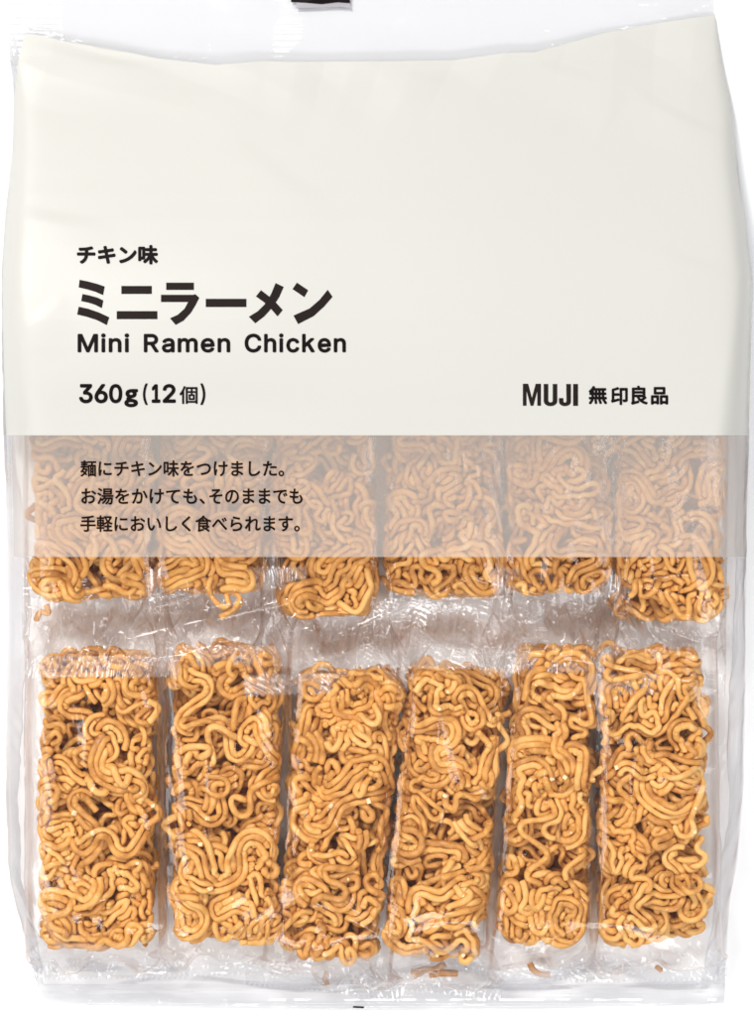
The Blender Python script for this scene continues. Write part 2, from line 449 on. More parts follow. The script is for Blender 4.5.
def sachet_parts(seed, uc, W, L, z_top, z_bot, ext_top=(26, 30), ext_bot=(26, 28), tw=(0.0, 0.0)):
    """tube of film round a block (local px coordinates, origin at the block's base)"""
    r = np.random.RandomState(seed)
    m = 130                                            # columns of the front sheet
    p = np.linspace(-1, 1, m)
    q = np.sign(p) * (1 - (1 - np.abs(p)) ** 1.5)
    g = np.clip(1 - np.abs(q) ** 7, 0, 1) ** (1 / 3.0)
    zc0 = DP / 2 + 1
    hwb = W / 2 + 15; hdb = DP / 2 + 4.5
    lines = []
    for fr_ in (True, False):
        ll = []
        for e in (1, -1):
            for k in range(24):
                xa = r.uniform(-1, 1) * hwb; a = r.uniform(-1.0, 1.0); ln = r.uniform(14, 46)
                ya = e * (L / 2 + r.uniform(-6, 26))
                ll.append((xa, ya, xa + ln * math.sin(a), ya + e * ln * math.cos(a), r.uniform(1.4, 3.0), r.uniform(1.2, 1.9)))
        for k in range(9):
            xa = r.choice([-1, 1]) * hwb * r.uniform(.72, 1.0) if k < 6 else r.uniform(-1, 1) * hwb; ya = r.uniform(-.9, .6) * L / 2; ln = r.uniform(30, 110) * (1 if k < 6 else .5)
            ll.append((xa, ya, xa + ln * r.uniform(-.12, .12) * (1 if k < 6 else 5), ya + ln, r.uniform(0.6, 1.4), r.uniform(1.4, 2.4)))
        lines.append(ll)
    rdir = [r.choice([0.0, 0.25, -0.3, 0.9, 1.35]) for _ in (0, 1)]
    def fold_lines(x, y, ll):
        h = np.zeros_like(x)
        for x0, y0_, x1, y1_, amp, w in ll:
            dx, dy = x1 - x0, y1_ - y0_; l2 = dx * dx + dy * dy
            t = np.clip(((x - x0) * dx + (y - y0_) * dy) / l2, 0, 1)
            d = np.hypot(x - x0 - t * dx + 1.5 * np.sin(t * 5 + x0), y - y0_ - t * dy)
            h += amp * np.clip(1 - d / w, 0, 1) * np.sin(np.clip(t, 0, 1) * math.pi) ** 0.5
        return h
    def ring(y, front):
        # y: array (n,1)
        yt = L / 2 + 13; up = y > 0
        tr_len = np.where(up, ext_top[0], ext_bot[0])
        nz = vnoise(q[None, :] * 3.1 + 4, np.sign(y) * 3 + seed, seed + 2)
        t = (np.abs(y) - yt + 9 - 18 * nz * np.clip(1.2 - np.abs(q[None, :]) ** 4, 0, 1)) / tr_len
        k = smooth(t)                                  # 0 in the body, 1 in the flat seal
        zs = np.where(up, z_top, z_bot)
        hd = hdb * (1 - k) + 0.35 * k
        hw = hwb + 15 * k
        zc = zc0 * (1 - k) + zs * k
        x = hw * q[None, :] + 0 * y
        yy = y + 0 * x
        # pleats run from the seal into the body, creases elsewhere
        env = np.exp(-((t - 0.45) / 0.55) ** 2)
        pl = tri(x / 17.0 + 0.35 * vnoise(x / 30, yy / 30, seed) + np.sign(yy) * 0.3) * 0.6 + crumple(x, yy * 0.55, 26, seed + (3 if front else 9), 3)
        body = crumple(x, yy * 0.6, 44, seed + (21 if front else 31), 4)
        wob = 5 * (vnoise(x / 42 + 5, yy * 0 + seed, seed + 5) - 0.5) * k * 2
        lift = np.where(up, tw[0], tw[1]) * q[None, :] * k * 26
        ra = np.where(up, rdir[0], rdir[1])
        ridge = (1.6 if z_bot > 30 else np.where(up, 0.75, 0.25)) * (0.3 + 1.1 * vnoise(x / 9, y * 0 + 3, seed + 4)) * tri((x * np.cos(ra) + yy * np.sin(ra)) / 5.2 + 1.6 * vnoise(x / 26, yy / 26, seed)) * np.clip((t - 0.6) / 0.3, 0, 1)
        sgn = 1 if front else -1
        z = zc + sgn * hd * g[None, :] + wob + lift + ridge
        z = z + (5.0 * pl * env + np.where(front, 1.0, 0.5) * (0.4 + 2.4 * body) * (1 - k)) * (0.35 + 0.65 * g[None, :])
        z = z + fold_lines(x, yy, lines[0 if front else 1]) * (1 if front else -1)
        x = x * (1 + 0.02 * (vnoise(yy / 25, yy * 0 + 9, seed + 8) - 0.5)) + 1.6 * body * (1 - g[None, :])
        zw = np.clip((z + BASE) / 100.0, 0, 1.05)
        mg = 11 + 19 * zw ** 4
        x = np.clip(x, 8 + mg - uc, 744 - mg - uc)
        return x, yy, z
    def sheet(ys, zig=None):
        ys = ys[:, None]
        A = ring(ys, True); B = ring(ys, False)
        V = np.concatenate([np.stack(A, -1), np.stack(B, -1)[:, ::-1][:, 1:-1]], axis=1)
        if zig is not None:
            d = tri(V[zig, :, 0] / 5.2) * 1.7
            V[zig, :, 1] += d
            V[zig + (-1 if zig == -1 else 1), :, 1] += d * 0.5
        V[:, :, 2] = np.maximum(V[:, :, 2], -BASE + 2.2)
        return V
    y0 = -(L / 2 + 13 + ext_bot[0]); y1 = L / 2 + 13 + ext_top[0]
    body = sheet(np.arange(y0, y1 + 0.01, (y1 - y0) / 290))
    top = sheet(np.linspace(y1, y1 + ext_top[1], 16), -1)
    bot = sheet(np.linspace(y0 - ext_bot[1], y0, 16), 0)
    out = []
    for V in (body, top, bot):
        n, mm, _ = V.shape
        F = grid_faces(n, mm, wrap=True)
        out.append((V.reshape(-1, 3), F))
    return out

def build_block(spec, seed, lblock, lsachet, grp_b, grp_s, zt, zb, et, eb, tw, grains=True):
    u, v, W, L, deg = spec
    # the centre of the front face is seen at height BASE+DP; the block stands straight under it
    x, y, _ = P(u, v, BASE + DP)
    root = empty('noodle_block', (x, y, BASE * S), math.radians(deg))
    tag(root, lblock, 'noodle block', grp_b)
    strands, step = make_strands(seed, W, L, DP)
    rd = random.Random(seed + 5)
    strands = relax(strands, step, W, L, DP)
    strands = strands + stray_ends(seed + 9, W, L, DP, 14 if seed == 135 else 6, seed == 135)
    V, F, T = tubes(strands, rd)
    st = link('fried_noodle_mass', noodle_mesh('fried_noodle_mass', V, F, T), None, root)
    # pale seasoning grains stuck to the front strands
    allp = np.concatenate(strands); fr = allp[allp[:, 2] > DP - 16]
    for k in range(8 if grains else 0):
        c = fr[rd.randrange(len(fr))]; gs = rd.uniform(1.2, 2.6); gv = []
        R = Matrix.Rotation(rd.uniform(0, 6), 3, Vector((rd.random(), rd.random(), rd.random() + .1)).normalized())
        for sx, sy, sz in ((-1, -1, -1), (1, -1, -1), (1, 1, -1), (-1, 1, -1), (-1, -1, 1), (1, -1, 1), (1, 1, 1), (-1, 1, 1)):
            w = R @ Vector((sx * gs * rd.uniform(.7, 1), sy * gs * .8 * rd.uniform(.7, 1), sz * gs * rd.uniform(.6, .9)))
            gv.append((c[0] + w.x, c[1] + w.y, c[2] + RAD + w.z * .8))
        gf = [(0, 3, 2, 1), (4, 5, 6, 7), (0, 1, 5, 4), (1, 2, 6, 5), (2, 3, 7, 6), (3, 0, 4, 7)]
        link('seasoning_grain', mesh_np('seasoning_grain', np.array(gv) * S, gf, False), MAT_GRAIN, root)
    sr = empty('noodle_sachet', (x, y, BASE * S), math.radians(deg))
    tag(sr, lsachet, 'sachet', grp_s)
    parts = sachet_parts(seed * 3 + 1, u, W, L, zt, zb, et, eb, tw)
    for (V, F), nm, mt in zip(parts, ('film_tube', 'end_seal', 'end_seal'), (MAT_SACHET, MAT_CRIMP, MAT_CRIMP)):
        link(nm, mesh_np(nm, V * S, F), mt, sr)
    return root
MAT_GRAIN, _, _ = principled('seasoning_grain', (0.93, 0.72, 0.42), 0.5, 0.3)

rs = random.Random(4)
for i, spec in enumerate(BOTTOM):
    build_block(spec, 100 + 7 * i, LBL_B[i], LBL_SB[i], 'noodle blocks of the lower row', 'sachets of the lower row',
                rs.uniform(34, 52), rs.uniform(8, 16), (36 + rs.uniform(0, 10), 22), (16 + rs.uniform(0, 4), 12), (rs.uniform(-.6, .6), rs.uniform(-.15, .3)))
for i, spec in enumerate(TOP):
    build_block(spec, 300 + 7 * i, LBL_T[i], LBL_ST[i], 'noodle blocks of the upper row', 'sachets of the upper row',
                rs.uniform(8, 16), rs.uniform(50, 66), (16, 18), (34 + rs.uniform(0, 10), 20), (0, rs.uniform(-.6, .6)), False)

# loose bits of noodle
def loose(pts, z, label, rad=3.6, wave=2.0, seed=1, tone=None):
    """short piece of noodle traced through picture points"""
    rd = random.Random(seed)
    q = []
    pts = [np.array(a, float) for a in pts]
    e = [2 * pts[0] - pts[1]] + pts + [2 * pts[-1] - pts[-2]]
    for i in range(1, len(e) - 2):
        n = max(2, int(np.linalg.norm(e[i + 1] - e[i]) / 2.2))
        for k in range(n):
            t = k / n
            q.append(0.5 * ((2 * e[i]) + (e[i + 1] - e[i - 1]) * t + (2 * e[i - 1] - 5 * e[i] + 4 * e[i + 1] - e[i + 2]) * t * t + (3 * e[i] - e[i - 1] - 3 * e[i + 1] + e[i + 2]) * t ** 3))
    q.append(pts[-1]); q = np.array(q)
    c = q.mean(0)
    k = (D - z) / D
    st = np.stack([(q[:, 0] - c[0]) * k, -(q[:, 1] - c[1]) * k, rad + wave * (1 + np.sin(np.arange(len(q)) * 0.5))], -1)
    V, F, T = tubes([st], rd, rad=rad)
    x, y, zz = P(c[0], c[1], z)
    o = link('noodle_fragment', noodle_mesh('noodle_fragment', V, F, T)); o.location = (x, y, zz)
    tag(o, label, 'noodle fragment', 'loose broken noodle pieces')
    return o
loose([(212, 577), (209, 586), (213, 598), (222, 606), (229, 604), (227, 594), (234, 592), (240, 598), (236, 606)], 62, 'loose squiggle of noodle under the second upper block from the left', 3.0, 2.0, 1)
loose([(221, 617), (229, 612), (237, 606), (241, 600)], 58, 'short straight noodle stub beside the loose squiggle', 3.0, 1.0, 2)
loose([(37, 620), (41, 612), (49, 613), (47, 605)], 20, 'brown crumb of noodle in the gap at the left edge between the rows', 3.2, 1, 3)
loose([(529, 962), (533, 969), (540, 973), (549, 974)], 12, 'curved orange noodle stub below the second lower block from the right', 3.4, 0.6, 4)
loose([(412, 971), (424, 969), (436, 968), (444, 963)], 12, 'long pale noodle stub below the third lower block from the right', 3.4, 0.8, 5)
loose([(430, 974), (445, 972), (457, 973)], 14, 'flat noodle stub touching the long pale stub at the bottom', 3.2, 0.5, 6)
loose([(327, 972), (325, 978), (328, 984)], 12, 'tiny noodle crumb below the leaning third lower block', 3.0, 0.4, 7)
loose([(656, 966), (661, 970)], 12, 'tiny noodle crumb below the rightmost lower block', 2.6, 0.3, 8)
loose([(144, 943), (147, 945)], 12, 'tiny noodle crumb between the first two lower blocks', 2.2, 0.2, 9)
loose([(579, 667), (585, 660), (582, 651), (575, 650), (571, 658), (576, 668), (583, 676), (589, 688)], 22, 'brown hooked strand sticking up between the two rightmost lower blocks', 3.4, 3.0, 10)

# ------------------------------------------------------------------ the outer bag
LEFT = [(-60, 1), (0, 3), (25, 5), (55, 9), (90, 13), (140, 12), (165, 10), (215, 5), (270, 1), (340, 1), (435, 3), (520, 5), (600, 6), (700, 5), (800, 5), (860, 7), (885, 10), (935, 22), (1003, 42), (1020, 47)]
RIGHT = [(-60, 712), (0, 714), (15, 715), (60, 722), (110, 733), (160, 737), (215, 745), (280, 753), (350, 751), (435, 749), (520, 747), (640, 746), (700, 745), (790, 744), (860, 738), (900, 730), (950, 727), (1003, 724), (1020, 722)]
HGT = [(-60, 2.6), (0, 3), (30, 4), (60, 12), (120, 34), (220, 72), (320, 95), (420, 103), (500, 103), (570, 101), (620, 95), (670, 100), (800, 102), (900, 101), (940, 98), (962, 82), (980, 30), (989, 9), (1003, 4), (1020, 3)]
def interp(tab, v):
    return np.interp(v, [a for a, b in tab], [b for a, b in tab])
def sm_interp(tab, v, w=10):
    return sum(interp(tab, v + d) * k for d, k in ((-2 * w, .1), (-w, .22), (0, .36), (w, .22), (2 * w, .1)))
CREASE = []     # polyline, height, half width: sharp folds in the film
def crease_field(u, v):
    h = np.zeros_like(u, dtype=float)
    for pts, amp, w in CREASE:
        best = np.full(u.shape, 1e9); 
        for (x0, y0), (x1, y1) in zip(pts[:-1], pts[1:]):
            dx, dy = x1 - x0, y1 - y0; ll = dx * dx + dy * dy
            t = np.clip(((u - x0) * dx + (v - y0) * dy) / ll, 0, 1)
            best = np.minimum(best, np.hypot(u - x0 - t * dx, v - y0 - t * dy))
        h += amp * np.clip(1 - best / w, 0, 1)
    return h
CREASE += [([(23, 25), (45, 30), (100, 46), (150, 53), (205, 57)], 3.2, 2.6), ([(560, 43), (634, 24), (690, 11), (716, 0)], 3.2, 2.6), ([(518, -20), (535, 12), (551, 44)], 2.4, 2.4), ([(6, 30), (12, 52), (9, 75)], 3, 3), ([(60, 2), (64, 40)], 1.5, 2), ([(0, 12), (200, 16), (430, 20)], 1.2, 2), ([(380, 30), (520, 34), (690, 6)], 1.2, 2),
           ([(8, 870), (40, 935), (80, 998)], 7, 9), ([(30, 560), (36, 700), (33, 860), (60, 940)], 5, 9),
           ([(18, 500), (26, 640), (22, 780)], 5, 8), ([(746, 690), (722, 780), (715, 880), (700, 990)], 6, 9),
           ([(85, 690), (150, 705), (170, 660), (240, 640)], 1.0, 4),
           ([(70, 998), (170, 965), (300, 985)], 4, 8), ([(380, 560), (470, 640), (585, 660), (746, 690)], 1.2, 3.5),
           ([(0, 985), (200, 975), (330, 990), (560, 985), (760, 978)], 3, 5),
           ([(300, 880), (395, 930), (440, 985)], 4, 12), ([(300, 880), (240, 930), (180, 990)], 4, 12),
           ([(330, 640), (470, 575), (560, 600), (640, 570)], 1.3, 3.5), ([(130, 640), (290, 600), (360, 665)], 1.0, 3.5),
           ([(590, 560), (640, 620), (745, 655)], 1.3, 3.5), ([(700, 600), (735, 640)], 4, 6)]
rc = random.Random(12)
for k in range(64):
    if k < 30: cu, cv, ln = rc.uniform(20, 735), rc.uniform(575, 665), rc.uniform(20, 80)
    elif k < 52: cu, cv, ln = rc.uniform(20, 720), rc.uniform(930, 985), rc.uniform(25, 90)
    elif k < 58: cu, cv, ln = rc.choice([rc.uniform(8, 35), rc.uniform(712, 742)]), rc.uniform(460, 930), rc.uniform(60, 120)
    else: cu, cv, ln = rc.uniform(60, 700), rc.uniform(690, 930), rc.uniform(30, 80)
    a = rc.gauss(0, 0.5) if (k < 52) else rc.gauss(1.57, 0.12)
    dx, dy = math.cos(a) * ln / 2, math.sin(a) * ln / 2
    CREASE.append(([(cu - dx, cv - dy), (cu + rc.uniform(-4, 4), cv + rc.uniform(-4, 4)), (cu + dx, cv + dy)], rc.uniform(.6, 1.7), rc.uniform(1.3, 2.4)))
LABEL_CREASE = [([(627, 92), (736, 148)], 1.5, 13), ([(628, 92), (590, 140)], 0.9, 12), ([(28, 46), (175, 78)], 1.4, 12), ([(360, 60), (480, 100)], 1.0, 16),
                ([(4, 212), (120, 236)], 1.2, 16), ([(215, 130), (345, 235)], 0.9, 22), ([(4, 340), (70, 300)], 1.2, 14), ([(520, 60), (625, 92)], 1.2, 14), ([(640, 250), (752, 285)], 1.1, 16)]
def label_creases(u, v):
    h = np.zeros_like(u)
    for pts, amp, w in LABEL_CREASE:
        (x0, y0), (x1, y1) = pts
        dx, dy = x1 - x0, y1 - y0
        t = np.clip(((u - x0) * dx + (v - y0) * dy) / (dx * dx + dy * dy), 0, 1)
        d = (u - x0) * dy / np.hypot(dx, dy) - (v - y0) * dx / np.hypot(dx, dy) + 3 * np.sin(t * 4)
        # one steep and one long soft flank, fading out towards both ends
        h += amp * np.where(d > 0, smooth(1 - d / w), smooth(1 + d / (w * 3.2))) * np.sin(t * math.pi) ** 1.3
    return h
def z_front(u, v):
    u = np.asarray(u, float); v = np.asarray(v, float)
    uL = sm_interp(LEFT, v, 6); uR = sm_interp(RIGHT, v, 6)
    s = np.clip((u - uL) / (uR - uL), 0, 1)
    H = sm_interp(HGT, v + 26 * (vnoise(u / 75, u * 0 + 2, 3) - 0.5) * smooth((v - 880) / 30) * smooth((995 - v) / 25), 6)
    H = np.where(v < 540, sm_interp(HGT, v, 26), H)
    prof = np.clip(1 - np.abs(2 * s - 1) ** (28 + 34 * smooth((470 - v) / 200)), 0, 1) ** 0.5
    z = 3 + (H - 3) * prof
    e = np.clip(prof * 1.3, 0, 1)
    clear = smooth((v - 560) / 25)
    topw = smooth((160 - v) / 120)
    z = z + e * (1.9 * crumple(u, v, 95, 5, 4) * clear + 0.7 * crumple(u, v, 34, 8, 3) * clear)
    z = z + e * (1 - clear) * (5.0 * (vnoise(u / 210, v / 160, 3) - 0.5) * 2 * smooth((440 - v) / 60) + topw * 4.0 * crumple(u, v, 130, 17, 3))
    cm = np.where((v > 60) & (v < 557), 0.0, 1.0)
    z = z + crease_field(u, v) * cm * np.clip(H / 20, 0.35, 1)
    z = z + label_creases(u, v) * np.clip((v - 20) / 30, 0, 1)
    return z
def bag_sheet(v0, v1, n, m, fz, lo=0.0, hi=1.0, uLf=None, uRf=None):
    v = np.linspace(v0, v1, n)[:, None]
    p = np.linspace(lo, hi, m)[None, :]
    s = np.where(p < .5, 0.5 * (2 * p) ** 1.25, 1 - 0.5 * (2 - 2 * p) ** 1.25) if (lo == 0 and hi == 1) else p
    uL = (uLf or (lambda a: sm_interp(LEFT, a, 6)))(v); uR = (uRf or (lambda a: sm_interp(RIGHT, a, 6)))(v)
    u = uL + (uR - uL) * s
    v = v + 0 * u
    return Pn(u, v, fz(u, v)).reshape(-1, 3), grid_faces(n, m)[:, ::-1]
bag = empty('noodle_bag', (0, 0, 0))
tag(bag, 'large clear plastic bag with a cream printed upper half, holding two rows of noodle sachets', 'bag')
V, F = bag_sheet(66, 984, 780, 620, z_front); link('front_film', mesh_np('front_film', V, F), MAT_BAG, bag)
def z_back(u, v): return 1.2 + 0.5 * vnoise(u / 30, v / 30, 4)
V, F = bag_sheet(-60, 1010, 120, 90, z_back); link('back_film', mesh_np('back_film', V, F), MAT_BAG, bag)
def z_seal_top(u, v): return z_front(u, v) + 0.35 * tri(v / 6.5)
V, F = bag_sheet(-60, 66, 150, 360, z_seal_top); link('top_seal', mesh_np('top_seal', V, F), MAT_TOPSEAL, bag)
def z_seal_bottom(u, v): return z_front(u, v) + 0.25 * tri(v / 5.2) + 1.2 * vnoise(u / 40, v / 8, 6)
def bottom_edge(u): return 1003 + 7 * np.sin(np.clip((u - 42) / 682, 0, 1) * math.pi) ** 0.7
n, m = 70, 420
vv = np.linspace(0, 1, n)[:, None]; uu = np.linspace(0, 1, m)[None, :]
V2 = 984 + vv * (bottom_edge(42 + 682 * uu) - 984)
U2 = sm_interp(LEFT, V2, 6) + (sm_interp(RIGHT, V2, 6) - sm_interp(LEFT, V2, 6)) * uu
link('bottom_seal', mesh_np('bottom_seal', Pn(U2, V2, z_seal_bottom(U2, V2)).reshape(-1, 3), grid_faces(n, m)[:, ::-1]), MAT_SEAL, bag)
# side gussets: the film folds inward between the front and the back sheet
for side in (0, 1):
    v = np.linspace(60, 984, 240)[:, None]; t = np.linspace(0, 1, 26)[None, :]
    edge = sm_interp(RIGHT if side else LEFT, v, 6); sg = -1 if side else 1
    H = sm_interp(HGT, v, 8)
    depth = (9 + 16 * vnoise(v / 90, v * 0 + side, 12)) * np.clip(H / 60, 0.2, 1)
    fold = 1 - np.abs(2 * t - 1)
    u = edge + sg * (1.0 + depth * fold)
    z = 2 + (H * 0.55) * t + 0 * u
    u = u + sg * 2.0 * crumple(u + z, v + 0 * z, 40, 40 + side, 3)
    Vg = Pn(u, v + 0 * u, z).reshape(-1, 3)
    link('side_gusset', mesh_np('side_gusset', Vg, grid_faces(240, 26)), MAT_GUSSET, bag)

# printed cream panel (opaque) and milky band below it
CREAM_TOP = [(10, 34), (24, 34), (40, 36), (60, 41), (115, 50), (155, 58), (215, 65), (260, 61), (290, 62), (400, 61), (450, 60), (500, 53), (530, 52), (600, 33), (650, 24), (690, 18), (713, 15), (760, 15)]
CREAM_LEFT = [(0, 26), (30, 25), (60, 18), (95, 14), (150, 12.5), (170, 10), (215, 5), (270, 1), (340, 1), (435, 3)]
def z_print(u, v): return z_front(u, v) + 0.8
n, m = 300, 360
tt = np.linspace(0, 1, n)[:, None]; pp = np.linspace(0, 1, m)[None, :]
ss = np.where(pp < .5, 0.5 * (2 * pp) ** 1.25, 1 - 0.5 * (2 - 2 * pp) ** 1.25)
v0 = interp(CREAM_TOP, 20 + 694 * ss)
VV = v0 + (435.3 - v0) * tt
def cl(v): return interp(CREAM_LEFT, v) + 0.4
def cr(v): return sm_interp(RIGHT, v, 6) - 0.3
UU = cl(VV) + (cr(VV) - cl(VV)) * ss
panel = link('cream_print_panel', mesh_np('cream_print_panel', Pn(UU, VV, z_print(UU, VV)).reshape(-1, 3), grid_faces(n, m)[:, ::-1]), MAT_CREAM, bag)
V, F = bag_sheet(435.3, 557, 130, 360, z_print, uLf=lambda v: sm_interp(LEFT, v, 6) + 8, uRf=cr)
band = link('milky_print_band', mesh_np('milky_print_band', V, F), MAT_BAND, bag)

